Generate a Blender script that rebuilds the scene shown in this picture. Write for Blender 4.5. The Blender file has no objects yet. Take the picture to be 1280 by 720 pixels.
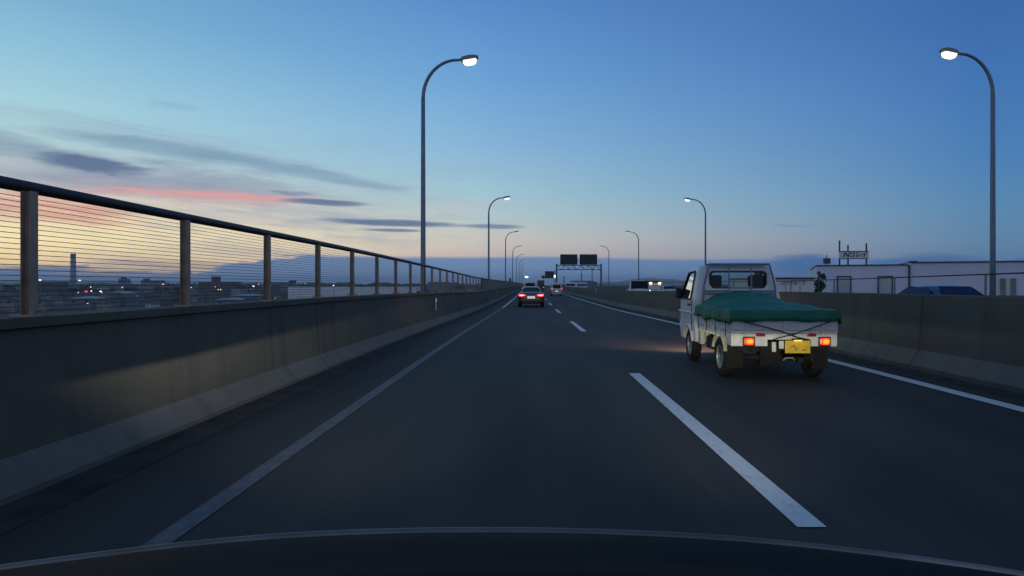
import bpy, bmesh, math, random
from mathutils import Vector, Matrix
random.seed(7)
PI = math.pi
C = bpy.context.scene.collection
F, VX, HY, CAMZ = 804.0, 664.0, 355.0, 1.32      # focal length in photo pixels, vanishing point, eye height

def sm(a, b, x):
    t = min(1, max(0, (x - a) / (b - a)))
    return t * t * (3 - 2 * t)
def zr(y):                                        # long profile of the viaduct deck
    return -0.28 * sm(8, 48, y) - 0.5 * sm(110, 420, y) - 1.0 * sm(400, 900, y)
def P(px, py, d):
    return Vector(((px - VX) * d / F, d, CAMZ - (py - HY) * d / F))
def lin(c):
    return tuple(((v / 255) / 12.92 if v / 255 <= 0.04045 else ((v / 255 + 0.055) / 1.055) ** 2.4) for v in c)

# ------------------------------------------------------------------ materials
def mat(name, col, rough=0.6, metal=0.0, spec=0.5, var=0.0, scale=8.0, bump=0.0, coat=0.0, emit=None, es=0.0, col2=None, detail=4):
    m = bpy.data.materials.new(name); m.use_nodes = True
    nt = m.node_tree; b = nt.nodes['Principled BSDF']
    b.inputs['Base Color'].default_value = (*col, 1)
    b.inputs['Roughness'].default_value = rough; b.inputs['Metallic'].default_value = metal
    b.inputs['Specular IOR Level'].default_value = spec; b.inputs['Coat Weight'].default_value = coat
    if emit:
        b.inputs['Emission Color'].default_value = (*emit, 1); b.inputs['Emission Strength'].default_value = es
    if var or bump or col2:
        tc = nt.nodes.new('ShaderNodeTexCoord'); n = nt.nodes.new('ShaderNodeTexNoise')
        n.inputs['Scale'].default_value = scale; n.inputs['Detail'].default_value = detail
        nt.links.new(tc.outputs['Object'], n.inputs['Vector'])
        if var or col2:
            r = nt.nodes.new('ShaderNodeValToRGB')
            a = col if col2 else tuple(v * (1 - var) for v in col)
            c = col2 if col2 else tuple(min(1, v * (1 + var)) for v in col)
            r.color_ramp.elements[0].position = 0.3; r.color_ramp.elements[1].position = 0.7
            r.color_ramp.elements[0].color = (*a, 1); r.color_ramp.elements[1].color = (*c, 1)
            nt.links.new(n.outputs['Fac'], r.inputs['Fac']); nt.links.new(r.outputs['Color'], b.inputs['Base Color'])
        if bump:
            bp = nt.nodes.new('ShaderNodeBump'); bp.inputs['Strength'].default_value = bump; bp.inputs['Distance'].default_value = 0.02
            nt.links.new(n.outputs['Fac'], bp.inputs['Height']); nt.links.new(bp.outputs['Normal'], b.inputs['Normal'])
    return m

def glass_mat(name, tint, refl=1.0):
    m = bpy.data.materials.new(name); m.use_nodes = True; nt = m.node_tree; nt.nodes.clear()
    o = nt.nodes.new('ShaderNodeOutputMaterial'); mx = nt.nodes.new('ShaderNodeMixShader')
    t = nt.nodes.new('ShaderNodeBsdfTransparent'); g = nt.nodes.new('ShaderNodeBsdfGlossy'); f = nt.nodes.new('ShaderNodeFresnel')
    t.inputs['Color'].default_value = (*tint, 1); g.inputs['Roughness'].default_value = 0.02; f.inputs['IOR'].default_value = 1.45
    g.inputs['Color'].default_value = (refl, refl, refl, 1)
    nt.links.new(f.outputs[0], mx.inputs[0]); nt.links.new(t.outputs[0], mx.inputs[1]); nt.links.new(g.outputs[0], mx.inputs[2])
    nt.links.new(mx.outputs[0], o.inputs['Surface'])
    return m

class NB:                                         # small node builder for maths on scalars
    def __init__(s, nt): s.nt = nt
    def m(s, op, *a, clamp=False):
        n = s.nt.nodes.new('ShaderNodeMath'); n.operation = op; n.use_clamp = clamp
        for i, v in enumerate(a):
            if isinstance(v, (int, float)): n.inputs[i].default_value = v
            else: s.nt.links.new(v, n.inputs[i])
        return n.outputs[0]
    def ss(s, v, a, b):
        n = s.nt.nodes.new('ShaderNodeMapRange'); n.interpolation_type = 'SMOOTHSTEP'
        n.inputs['From Min'].default_value = a; n.inputs['From Max'].default_value = b
        s.nt.links.new(v, n.inputs['Value']); return n.outputs['Result']
    def mix(s, f, a, b):
        n = s.nt.nodes.new('ShaderNodeMix'); n.data_type = 'RGBA'
        for k, v in ((0, f), (6, a), (7, b)):
            if isinstance(v, (int, float)): n.inputs[k].default_value = v
            elif isinstance(v, tuple): n.inputs[k].default_value = (*v, 1)
            else: s.nt.links.new(v, n.inputs[k])
        return n.outputs[2]
    def noise(s, vec, scale, detail=3, rough=0.5):
        n = s.nt.nodes.new('ShaderNodeTexNoise'); n.inputs['Scale'].default_value = scale
        n.inputs['Detail'].default_value = detail; n.inputs['Roughness'].default_value = rough
        if vec is not None: s.nt.links.new(vec, n.inputs['Vector'])
        return n.outputs['Fac']
    def xyz(s, v):
        n = s.nt.nodes.new('ShaderNodeSeparateXYZ'); s.nt.links.new(v, n.inputs[0]); return n.outputs
    def comb(s, x, y, z):
        n = s.nt.nodes.new('ShaderNodeCombineXYZ')
        for i, v in enumerate((x, y, z)):
            if isinstance(v, (int, float)): n.inputs[i].default_value = v
            else: s.nt.links.new(v, n.inputs[i])
        return n.outputs[0]
    def vmul(s, v, k):
        n = s.nt.nodes.new('ShaderNodeVectorMath'); n.operation = 'MULTIPLY'; s.nt.links.new(v, n.inputs[0])
        n.inputs[1].default_value = k; return n.outputs[0]

def asphalt_mat():
    m = bpy.data.materials.new('asphalt'); m.use_nodes = True; nt = m.node_tree; b = nt.nodes['Principled BSDF']; k = NB(nt)
    tc = nt.nodes.new('ShaderNodeTexCoord').outputs['Object']
    X, Y, Z = k.xyz(tc)
    fine = k.noise(tc, 90, 3, 0.7)
    big = k.noise(k.vmul(tc, (0.9, 0.09, 1)), 1.0, 4, 0.6)
    blot = k.noise(k.vmul(tc, (1.0, 0.35, 1)), 0.35, 3)
    c = k.mix(k.ss(big, 0.3, 0.7), (0.032, 0.030, 0.0265), (0.062, 0.056, 0.047))
    c = k.mix(k.m('MULTIPLY', k.ss(blot, 0.48, 0.68), 0.75), c, (0.066, 0.058, 0.050))
    # wheel tracks polished darker by traffic
    wx = k.m('ABSOLUTE', k.m('SUBTRACT', k.m('ABSOLUTE', k.m('WRAP', k.m('ADD', X, 0.19), 1.72, -1.72)), 0.78))
    c = k.mix(k.m('MULTIPLY', k.ss(wx, 0.42, 0.05), 0.35), c, (0.026, 0.027, 0.029))
    c = k.mix(k.m('MULTIPLY', k.ss(fine, 0.56, 0.75), 0.55), c, (0.11, 0.108, 0.10))
    c = k.mix(k.m('MULTIPLY', k.ss(fine, 0.44, 0.3), 0.6), c, (0.012, 0.012, 0.013))
    nt.links.new(c, b.inputs['Base Color'])
    b.inputs['Roughness'].default_value = 0.78; b.inputs['Specular IOR Level'].default_value = 0.28
    bp = nt.nodes.new('ShaderNodeBump'); bp.inputs['Strength'].default_value = 0.35; bp.inputs['Distance'].default_value = 0.006
    nt.links.new(fine, bp.inputs['Height']); nt.links.new(bp.outputs['Normal'], b.inputs['Normal'])
    return m

def concrete_mat(name, base, dark, light, joint=10.0):
    m = bpy.data.materials.new(name); m.use_nodes = True; nt = m.node_tree; b = nt.nodes['Principled BSDF']; k = NB(nt)
    tc = nt.nodes.new('ShaderNodeTexCoord').outputs['Object']
    X, Y, Z = k.xyz(tc)
    big = k.noise(k.vmul(tc, (1, 0.5, 1.4)), 1.1, 5, 0.6)
    streak = k.noise(k.vmul(tc, (1, 3.2, 0.16)), 1.0, 4, 0.65)
    fine = k.noise(tc, 34, 3, 0.7)
    c = k.mix(k.ss(big, 0.3, 0.7), base, light)
    c = k.mix(k.m('MULTIPLY', k.ss(streak, 0.48, 0.72), 0.6), c, dark)
    c = k.mix(k.m('MULTIPLY', k.ss(fine, 0.55, 0.75), 0.35), c, dark)
    if joint:
        fr = k.m('ABSOLUTE', k.m('WRAP', Y, joint / 2, -joint / 2))
        c = k.mix(k.m('MULTIPLY', k.ss(fr, 0.05, 0.012), 0.4), c, tuple(v * 0.25 for v in dark))
        # splash grime along the foot
        c = k.mix(k.m('MULTIPLY', k.ss(Z, 0.10, -0.35), 0.0), c, dark)
    nt.links.new(c, b.inputs['Base Color']); b.inputs['Roughness'].default_value = 0.85; b.inputs['Specular IOR Level'].default_value = 0.25
    bp = nt.nodes.new('ShaderNodeBump'); bp.inputs['Strength'].default_value = 0.25; bp.inputs['Distance'].default_value = 0.01
    nt.links.new(fine, bp.inputs['Height']); nt.links.new(bp.outputs['Normal'], b.inputs['Normal'])
    return m

def paint_mat(name, wear, col=(0.74, 0.74, 0.72)):
    m = bpy.data.materials.new(name); m.use_nodes = True; nt = m.node_tree; b = nt.nodes['Principled BSDF']; k = NB(nt)
    tc = nt.nodes.new('ShaderNodeTexCoord').outputs['Object']
    n1 = k.noise(k.vmul(tc, (1, 0.5, 1)), 14, 5, 0.75); n2 = k.noise(k.vmul(tc, (1, 0.12, 1)), 2.2, 3)
    f = k.ss(k.m('ADD', k.m('MULTIPLY', n1, 0.7), k.m('MULTIPLY', n2, 0.3)), 0.34, 0.66)
    if wear == 0: f = k.ss(n1, 0.24, 0.50)
    c = k.mix(f, tuple(v * (0.55 if wear else 0.6) for v in col), col)
    nt.links.new(c, b.inputs['Base Color']); b.inputs['Roughness'].default_value = 0.7; b.inputs['Specular IOR Level'].default_value = 0.3
    return m

M = {}
M['asphalt'] = asphalt_mat()
M['concrete'] = concrete_mat('concrete', (0.092, 0.092, 0.076), (0.062, 0.060, 0.048), (0.118, 0.116, 0.096))
M['concrete_median'] = concrete_mat('concrete_median', (0.088, 0.087, 0.076), (0.066, 0.064, 0.056), (0.108, 0.106, 0.092))
M['apron_skylit'] = concrete_mat('apron_skylit', (0.135, 0.135, 0.118), (0.095, 0.093, 0.08), (0.17, 0.168, 0.148))  # sloped wall foot coloured paler for the sky light it catches
M['gutter'] = mat('gutter_dust', (0.055, 0.05, 0.045), 0.9, var=0.35, scale=3, spec=0.2)
M['paint'] = paint_mat('white_paint', 0)
M['paint_worn'] = paint_mat('worn_paint', 1, (0.19, 0.19, 0.195))
M['rail'] = mat('dark_rail', (0.028, 0.025, 0.024), 0.55, 0.2, var=0.3, scale=5)
M['post'] = mat('fence_post', (0.34, 0.25, 0.19), 0.6, 0.1, var=0.35, scale=6)
M['wire'] = mat('fence_wire', (0.05, 0.04, 0.045), 0.6, 0.2)
M['panel'] = mat('screen_panel', (0.13, 0.105, 0.105), 0.6, var=0.25, scale=0.7)
M['galv'] = mat('galvanised_steel', (0.18, 0.24, 0.32), 0.55, 0.2, var=0.15, scale=6)
M['lamp_body'] = mat('lamp_body', (0.24, 0.25, 0.24), 0.5, 0.3)
M['lamp_glow'] = mat('lamp_glow', (0.9, 0.9, 0.85), 0.4, emit=(1.0, 0.91, 0.66), es=1.5)
M['lamp_mid'] = mat('lamp_mid', (0.9, 0.9, 0.85), 0.4, emit=(1.0, 0.92, 0.72), es=1.3)
M['lamp_dim'] = mat('lamp_dim', (0.9, 0.9, 0.85), 0.4, emit=(1.0, 0.93, 0.82), es=.55)
M['sign_back'] = mat('sign_back', (0.018, 0.019, 0.02), 0.6, var=0.3, scale=1.2)
M['gantry'] = mat('gantry_steel', (0.10, 0.14, 0.20), 0.6, 0.2, var=0.2, scale=2)
M['white_body'] = mat('white_body', (0.62, 0.63, 0.63), 0.38, spec=0.45, coat=0.25, var=0.06, scale=2.5)
M['white_dirty'] = mat('white_grimy', (0.60, 0.60, 0.55), 0.5, var=0.18, scale=7)
M['cream'] = mat('cream_underbody', (0.50, 0.49, 0.38), 0.6, var=0.25, scale=9)
M['rubber'] = mat('rubber', (0.014, 0.014, 0.015), 0.85, var=0.25, scale=20, spec=0.25)
M['under'] = mat('black_chassis', (0.016, 0.016, 0.016), 0.8, var=0.3, scale=12, spec=0.25)
M['rim'] = mat('steel_rim', (0.34, 0.34, 0.33), 0.45, 0.4, var=0.2, scale=14)
M['black'] = mat('black_plastic', (0.012, 0.012, 0.013), 0.55, var=0.2, scale=15)
M['dark_hole'] = mat('shadow_black', (0.004, 0.004, 0.005), 0.9, spec=0.1)
M['tarp'] = mat('green_tarp', (0.010, 0.150, 0.098), 0.55, var=0.28, scale=5, bump=0.25, spec=0.35)
M['rope'] = mat('black_rope', (0.012, 0.012, 0.014), 0.8)
M['plate_y'] = mat('plate_yellow', (0.72, 0.47, 0.03), 0.5, var=0.12, scale=10)
M['plate_ink'] = mat('plate_ink', (0.12, 0.09, 0.01), 0.6)
M['plate_lit'] = mat('white_plate_lit', (0.8, 0.8, 0.78), 0.5, emit=(0.9, 0.95, 1), es=0.45)  # glow in the material stands in for light on plates and reflector discs
M['tail_on'] = mat('tail_lit', (0.5, 0.02, 0.01), 0.3, emit=(1.0, 0.022, 0.006), es=.55)
M['tail_mid'] = mat('tail_mid', (0.7, 0.1, 0.02), 0.3, emit=(1.0, 0.09, 0.01), es=1.0)
M['tail_core'] = mat('tail_core', (0.9, 0.3, 0.05), 0.3, emit=(1.0, 0.30, 0.03), es=1.2)
M['tail_car'] = mat('tail_red', (0.7, 0.03, 0.03), 0.3, emit=(1.0, 0.06, 0.05), es=2.2)
M['tail_hot'] = mat('tail_hot', (1, 0.4, 0.4), 0.3, emit=(1.0, 0.30, 0.28), es=3.0)
M['reflector'] = mat('red_reflector', (0.33, 0.008, 0.03), 0.3)
M['maroon'] = mat('maroon_paint', (0.085, 0.014, 0.028), 0.3, 0.2, coat=0.6, var=0.05, scale=2)
M['silver'] = mat('silver_paint', (0.52, 0.52, 0.54), 0.4, 0.15, coat=0.3, var=0.06, scale=2)
M['blue_paint'] = mat('blue_paint', (0.015, 0.04, 0.16), 0.35, 0.2, coat=0.5, var=0.1, scale=2)
M['dark_paint'] = mat('dark_paint', (0.03, 0.035, 0.05), 0.4, coat=0.4, var=0.1, scale=2)
M['auto_glass'] = mat('auto_glass', (0.006, 0.008, 0.011), 0.08, spec=0.22)
M['blue_glass'] = mat('blue_glass', (0.010, 0.022, 0.07), 0.2, spec=0.08)
M['clear_glass'] = glass_mat('clear_glass', (0.72, 0.80, 0.78))
M['head_glow'] = mat('head_glow', (1, 1, 1), 0.3, emit=(1.0, 0.93, 0.82), es=9)
M['marker_glow'] = mat('marker_glow', (1, 0.7, 0.3), 0.3, emit=(1.0, 0.62, 0.3), es=3.5)
M['seat'] = mat('seat_cloth', (0.02, 0.022, 0.028), 0.9)
M['wall_pale'] = mat('pale_cladding', (0.66, 0.68, 0.80), 0.6, var=0.06, scale=0.25)
M['wall_pale_b'] = mat('pale_cladding_b', (0.63, 0.65, 0.78), 0.6, var=0.06, scale=0.2)
M['wall_white'] = mat('white_cladding', (0.74, 0.75, 0.77), 0.6, var=0.06, scale=0.3)
M['shutter'] = mat('shutter_grey', (0.46, 0.45, 0.48), 0.6, var=0.12, scale=0.6)
M['trim_dark'] = mat('dark_trim', (0.045, 0.05, 0.07), 0.6)
M['ink'] = mat('navy_letter', (0.008, 0.012, 0.045), 0.6)
M['board'] = mat('board_face', (0.72, 0.72, 0.74), 0.6, var=0.05, scale=1)
M['brick_dark'] = mat('brown_wall', (0.10, 0.075, 0.07), 0.8, var=0.25, scale=0.3)
M['wall_grey'] = mat('grey_wall', (0.15, 0.15, 0.16), 0.8, var=0.25, scale=0.3)
M['wall_beige'] = mat('beige_wall', (0.24, 0.22, 0.19), 0.8, var=0.25, scale=0.3)
M['roof_slate'] = mat('slate_roof', (0.045, 0.05, 0.06), 0.7, var=0.3, scale=0.5)
M['roof_brown'] = mat('brown_roof', (0.07, 0.05, 0.042), 0.75, var=0.3, scale=0.5)
M['roof_pale'] = mat('pale_roof', (0.27, 0.29, 0.32), 0.6, var=0.2, scale=0.5)
M['window'] = mat('window_dark', (0.02, 0.025, 0.03), 0.15)
M['window_lit'] = mat('window_lit', (0.8, 0.7, 0.4), 0.4, emit=(1, 0.75, 0.35), es=1.6)
M['stack'] = mat('chimney_concrete', (0.20, 0.21, 0.23), 0.8, var=0.1, scale=0.05)
M['leaf'] = mat('foliage', (0.022, 0.045, 0.022), 0.8, col2=(0.06, 0.09, 0.04), scale=1.6)
M['bark'] = mat('bark', (0.07, 0.05, 0.035), 0.9, var=0.3, scale=6)
M['ground'] = mat('ground', (0.045, 0.047, 0.045), 0.95, col2=(0.085, 0.082, 0.075), scale=0.012, spec=0.1, detail=8)
M['hill'] = mat('hill_forest', (0.03, 0.05, 0.045), 0.95, col2=(0.05, 0.07, 0.06), scale=0.004, spec=0.1, detail=6)
M['glow_white'] = mat('glow_white', (1, 1, 1), 0.4, emit=(1.0, 0.90, 0.74), es=2.6)
M['glow_orange'] = mat('glow_orange', (1, 0.6, 0.3), 0.4, emit=(1.0, 0.5, 0.2), es=4)
M['glow_red'] = mat('glow_red', (1, 0.1, 0.1), 0.4, emit=(1.0, 0.03, 0.06), es=3.5)
M['glow_cool'] = mat('glow_cool', (0.9, 1, 1), 0.4, emit=(0.75, 0.92, 1.0), es=3.0)
M['green_sign'] = mat('green_sign', (0.01, 0.16, 0.07), 0.5)
M['bonnet'] = mat('bonnet_paint', (0.008, 0.009, 0.013), 0.5, 0.0, spec=0.02, var=0.12, scale=1.5)
M['bonnet_edge_sheen'] = mat('bonnet_edge_sheen', (0.17, 0.17, 0.165), 0.35, 0.7, var=0.6, scale=2.2)  # paler metal put on the bonnet rim for the sky reflection along it
M['dash'] = mat('dash_plastic', (0.006, 0.006, 0.007), 0.85, spec=0.15, var=0.2, scale=30)

# ------------------------------------------------------------------ mesh helpers
def obj(name, bm, m, parent=None, smooth=False, bevel=0.0, mats=None):
    me = bpy.data.meshes.new(name)
    bmesh.ops.recalc_face_normals(bm, faces=bm.faces[:])
    bm.to_mesh(me); bm.free()
    for mm in (mats or [m]): me.materials.append(mm)
    if smooth:
        for p in me.polygons: p.use_smooth = True
    o = bpy.data.objects.new(name, me); C.objects.link(o)
    if parent: o.parent = parent
    if bevel:
        bv = o.modifiers.new('bevel', 'BEVEL'); bv.width = bevel; bv.segments = 2; bv.limit_method = 'ANGLE'
    return o
def tag(o, label, cat, group=None, kind=None):
    o['label'] = label; o['category'] = cat
    if group: o['group'] = group
    if kind: o['kind'] = kind
    return o
def struct(o):
    o['kind'] = 'structure'; return o
def thing(name, label, cat, loc=(0, 0, 0), rotz=0, group=None):
    o = bpy.data.objects.new(name, None); C.objects.link(o); o.location = loc; o.rotation_euler = (0, 0, rotz)
    o.empty_display_size = 0.2
    return tag(o, label, cat, group)
def copy_tree(o, parent=None):
    c = o.copy(); C.objects.link(c); c.parent = parent
    if parent is not None: c.matrix_parent_inverse = o.matrix_parent_inverse.copy()
    for ch in list(o.children): copy_tree(ch, c)
    return c
def BM(): return bmesh.new()
def box(bm, x0, x1, y0, y1, z0, z1, mi=0):
    v = [bm.verts.new(p) for p in ((x0, y0, z0), (x1, y0, z0), (x1, y1, z0), (x0, y1, z0), (x0, y0, z1), (x1, y0, z1), (x1, y1, z1), (x0, y1, z1))]
    for f in ((3, 2, 1, 0), (4, 5, 6, 7), (0, 1, 5, 4), (1, 2, 6, 5), (2, 3, 7, 6), (3, 0, 4, 7)):
        bm.faces.new([v[i] for i in f]).material_index = mi
    return bm
def ring(bm, pts): return [bm.verts.new(p) for p in pts]
def bridge(bm, a, b, mi=0):
    n = len(a)
    for i in range(n):
        bm.faces.new((a[i], a[(i + 1) % n], b[(i + 1) % n], b[i])).material_index = mi
def cap(bm, a, mi=0): bm.faces.new(a).material_index = mi
def tube(bm, pts, rad, n=8, caps=True, mi=0):
    pts = [Vector(p) for p in pts]
    rads = rad if isinstance(rad, (list, tuple)) else [rad] * len(pts)
    prev = None; first = None
    t0 = (pts[1] - pts[0]).normalized()
    up = Vector((0, 0, 1)) if abs(t0.z) < 0.9 else Vector((1, 0, 0))
    nrm = t0.cross(up).normalized()
    for i, p in enumerate(pts):
        t = ((pts[min(i + 1, len(pts) - 1)] - pts[max(i - 1, 0)])).normalized()
        nrm = (nrm - t * nrm.dot(t)).normalized(); b = t.cross(nrm)
        r = ring(bm, [p + (nrm * math.cos(a) + b * math.sin(a)) * rads[i] for a in [2 * PI * k / n for k in range(n)]])
        if prev: bridge(bm, prev, r, mi)
        else: first = r
        prev = r
    if caps: cap(bm, first[::-1], mi); cap(bm, prev, mi)
    return bm
def lathe_x(bm, prof, cx, cy, cz, n=24, mi=0):    # prof: list of (x offset, radius) turned round the x axis
    rs = [ring(bm, [(cx + x, cy + r * math.cos(2 * PI * k / n), cz + r * math.sin(2 * PI * k / n)) for k in range(n)]) for x, r in prof]
    for a, b in zip(rs, rs[1:]): bridge(bm, a, b, mi)
    return rs
def sweep_y(name, prof, y0, y1, step, m, closed=True, zf=zr, segs=None, m2=None):
    bm = BM(); prev = None; ys = []
    y = y0
    while y < y1: ys.append(y); y += step * (1 if y < 150 else 3)
    ys.append(y1)
    for y in ys:
        r = ring(bm, [(x, y, z + zf(y)) for x, z in prof])
        if prev:
            n = len(r)
            for i in range(n if closed else n - 1):
                bm.faces.new((prev[i], prev[(i + 1) % n], r[(i + 1) % n], r[i])).material_index = 1 if segs and i in segs else 0
        else: first = r
        prev = r
    if closed: cap(bm, first); cap(bm, prev)
    return obj(name, bm, m, mats=[m, m2] if m2 else None)
def rrect(hw, hl, r, n=4, cx=0, cy=0):
    pts = []
    for sx, sy, a0 in ((1, 1, 0), (-1, 1, 90), (-1, -1, 180), (1, -1, 270)):
        for k in range(n + 1):
            a = math.radians(a0 + 90 * k / n)
            pts.append((cx + sx * (hw - r) + r * math.cos(a), cy + sy * (hl - r) + r * math.sin(a)))
    return pts
def text_mesh(name, body, size, m, parent, loc, rot=(PI / 2, 0, 0), sx=1.0, shear=0.0, depth=0.01):
    cu = bpy.data.curves.new('lettering', 'FONT'); cu.body = body; cu.size = size; cu.extrude = depth
    cu.align_x = 'CENTER'; cu.align_y = 'CENTER'; cu.shear = shear; cu.offset = size * 0.012
    t = bpy.data.objects.new('lettering', cu); C.objects.link(t)
    bpy.context.view_layer.update()
    me = bpy.data.meshes.new_from_object(t.evaluated_get(bpy.context.evaluated_depsgraph_get()))
    bpy.data.objects.remove(t)
    me.materials.clear(); me.materials.append(m)
    o = bpy.data.objects.new(name, me); C.objects.link(o); o.parent = parent
    o.location = loc; o.rotation_euler = rot; o.scale = (sx, 1, 1)
    return o
def boolean(o, cutter, op='DIFFERENCE'):
    md = o.modifiers.new('cut', 'BOOLEAN'); md.operation = op; md.object = cutter; md.solver = 'EXACT'
    bpy.context.view_layer.update()
    me = bpy.data.meshes.new_from_object(o.evaluated_get(bpy.context.evaluated_depsgraph_get()))
    o.modifiers.remove(md); old = o.data; o.data = me; bpy.data.meshes.remove(old)
    bpy.data.objects.remove(cutter)

# ------------------------------------------------------------------ ground, road deck and paint
bm = BM()
N = 60; S = 6400
g = [[bm.verts.new((-S + 2 * S * i / N, -1400 + (S + 1400) * j / N, -12.5)) for i in range(N + 1)] for j in range(N + 1)]
for j in range(N):
    for i in range(N): bm.faces.new((g[j][i], g[j][i + 1], g[j + 1][i + 1], g[j + 1][i]))
struct(obj('ground', bm, M['ground']))

def sheet(name, x0, x1, y0, y1, dz, m, nx=1):
    bm = BM(); prev = None; y = y0
    ys = []
    while y < y1: ys.append(y); y = (math.floor(y) + 1) if y < 200 else y + 10
    ys.append(y1)
    for y in ys:
        r = [bm.verts.new((x0 + (x1 - x0) * i / nx, y, zr(y) + dz)) for i in range(nx + 1)]
        if prev:
            for i in range(nx): bm.faces.new((prev[i], prev[i + 1], r[i + 1], r[i]))
        prev = r
    return obj(name, bm, m, smooth=True)
Y0, Y1 = -25, 900
struct(sheet('road', -3.3, 6.05, Y0, Y1, 0, M['asphalt']))
struct(sheet('opposite_road', 6.25, 17.0, Y0, Y1, 0.0, M['asphalt']))
struct(sheet('gutter_strip', -3.25, -2.78, Y0, Y1, 0.004, M['gutter']))
struct(sheet('gutter_strip', 5.56, 6.0, Y0, Y1, 0.004, M['gutter']))
struct(sheet('edge_line', -1.98, -1.80, 43, Y1, 0.006, M['paint']))
struct(sheet('edge_line', -1.96, -1.825, Y0, 43, 0.006, M['paint_worn']))
struct(sheet('edge_line', 5.05, 5.25, Y0, Y1, 0.006, M['paint']))
struct(sheet('edge_line', 7.2, 7.36, Y0, Y1, 0.006, M['paint']))
struct(sheet('edge_line', 14.9, 15.06, Y0, Y1, 0.006, M['paint']))
bm = BM()
k = 0; y = 9.48 - 6
while y < 600:
    prev = None
    for j in range(4):
        yy = y + 2 * j
        r = [bm.verts.new((x, yy, zr(yy) + 0.006)) for x in (1.44, 1.60)]
        if prev: bm.faces.new((prev[0], prev[1], r[1], r[0]))
        prev = r
    prev = None
    for j in range(4):
        yy = y + 4 + 2 * j
        r = [bm.verts.new((x, yy, zr(yy) + 0.006)) for x in (11.0, 11.16)]
        if prev: bm.faces.new((prev[0], prev[1], r[1], r[0]))
        prev = r
    y += 15
struct(obj('lane_marking', bm, M['paint']))
bm = BM()                                          # bridge deck slab under the two carriageways
for xa, xb in ((-3.6, 17.4),):
    prev = None
    for y in [Y0 + 25 * i for i in range(38)]:
        r = ring(bm, [(xa, y, zr(y) - 0.3), (xb, y, zr(y) - 0.3), (xb - 2, y, zr(y) - 2.2), (xa + 2, y, zr(y) - 2.2)])
        if prev: bridge(bm, prev, r)
        prev = r
struct(obj('bridge_deck', bm, M['concrete_median']))

# ------------------------------------------------------------------ concrete barriers
bl = sweep_y('concrete_barrier', [(-3.13, -0.02), (-3.15, 0.04), (-3.30, 0.225), (-3.345, 1.02), (-3.30, 1.035), (-3.30, 1.10), (-3.62, 1.10), (-3.62, -0.6), (-3.3, -0.6)], Y0, Y1, 4, M['concrete'], segs=(1,), m2=M['apron_skylit'])
tag(bl, 'stained grey concrete side wall carrying the wire fence, left of the road', 'barrier')
br = sweep_y('median_barrier', [(5.87, -0.02), (5.88, 0.07), (6.03, 0.30), (6.09, 1.145), (6.11, 1.16), (6.31, 1.16), (6.33, 1.145), (6.41, 0.30), (6.5, 0.07), (6.51, -0.02)], Y0, Y1, 4, M['concrete_median'], segs=(1,), m2=M['apron_skylit'])
tag(br, 'plain grey concrete median barrier behind the small truck, between the carriageways', 'barrier')
bf = sweep_y('concrete_barrier', [(16.7, -0.02), (16.75, 0.25), (16.82, 1.0), (17.1, 1.0), (17.1, -0.6), (16.8, -0.6)], Y0, Y1, 4, M['concrete_median'])
tag(bf, 'low far concrete side wall beyond the oncoming lanes, under a thin rail', 'barrier')

# ------------------------------------------------------------------ wire fence on the left wall
fz0 = 1.10
fx = -3.46
fence = thing('wire_fence', 'see-through wire fence with dark top rail and brown posts on left concrete wall', 'fence', (fx, 0, fz0))
def ftube(name, z, r, ya, yb, m, parent, n=8, step=2.0, x=0):
    bm = BM(); pts = []
    y = ya
    while y < yb: pts.append((x, y, z + zr(y))); y += step
    pts.append((x, yb, z + zr(yb)))
    tube(bm, pts, r, n); return obj(name, bm, m, parent, smooth=True)
FE = 44.8
ftube('top_rail', 0.885, 0.042, -12, FE, M['rail'], fence, 10)
bm = BM()
for i in range(24):
    z = 0.03 + i * 0.0355
    pts = [(0.0, y, z + zr(y)) for y in [-12 + 2.02 * k for k in range(29)]]
    pts[-1] = (0.0, FE - 0.05, z + zr(FE))
    tube(bm, pts, 0.0024, 4, False)
obj('wire_mesh', bm, M['wire'], fence)
def post_bm():
    bm = BM()
    box(bm, -0.028, 0.028, -0.005, 0.005, 0.0, 0.85)          # H-section: web and two flanges
    box(bm, -0.033, -0.028, -0.036, 0.036, 0.0, 0.85); box(bm, 0.028, 0.033, -0.036, 0.036, 0.0, 0.85)
    box(bm, -0.08, 0.08, -0.075, 0.075, -0.002, 0.014)
    for sx in (-1, 1):
        for sy in (-1, 1): tube(bm, [(sx * 0.06, sy * 0.058, 0.012), (sx * 0.06, sy * 0.058, 0.04)], 0.01, 6)
    return bm
pm = obj('post', post_bm(), M['post'], fence)
ys = [0.43 + 1.97 * i for i in range(-5, 23)]
pm.location = (0.05, ys[0], zr(ys[0]))
for y in ys[1:]:
    c = pm.copy(); C.objects.link(c); c.parent = fence; c.location = (0.05, y, zr(y))
bm = BM(); box(bm, -0.06, 0.06, FE - 0.06, FE + 0.06, zr(FE), zr(FE) + 0.95); obj('end_post', bm, M['rail'], fence)

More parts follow.
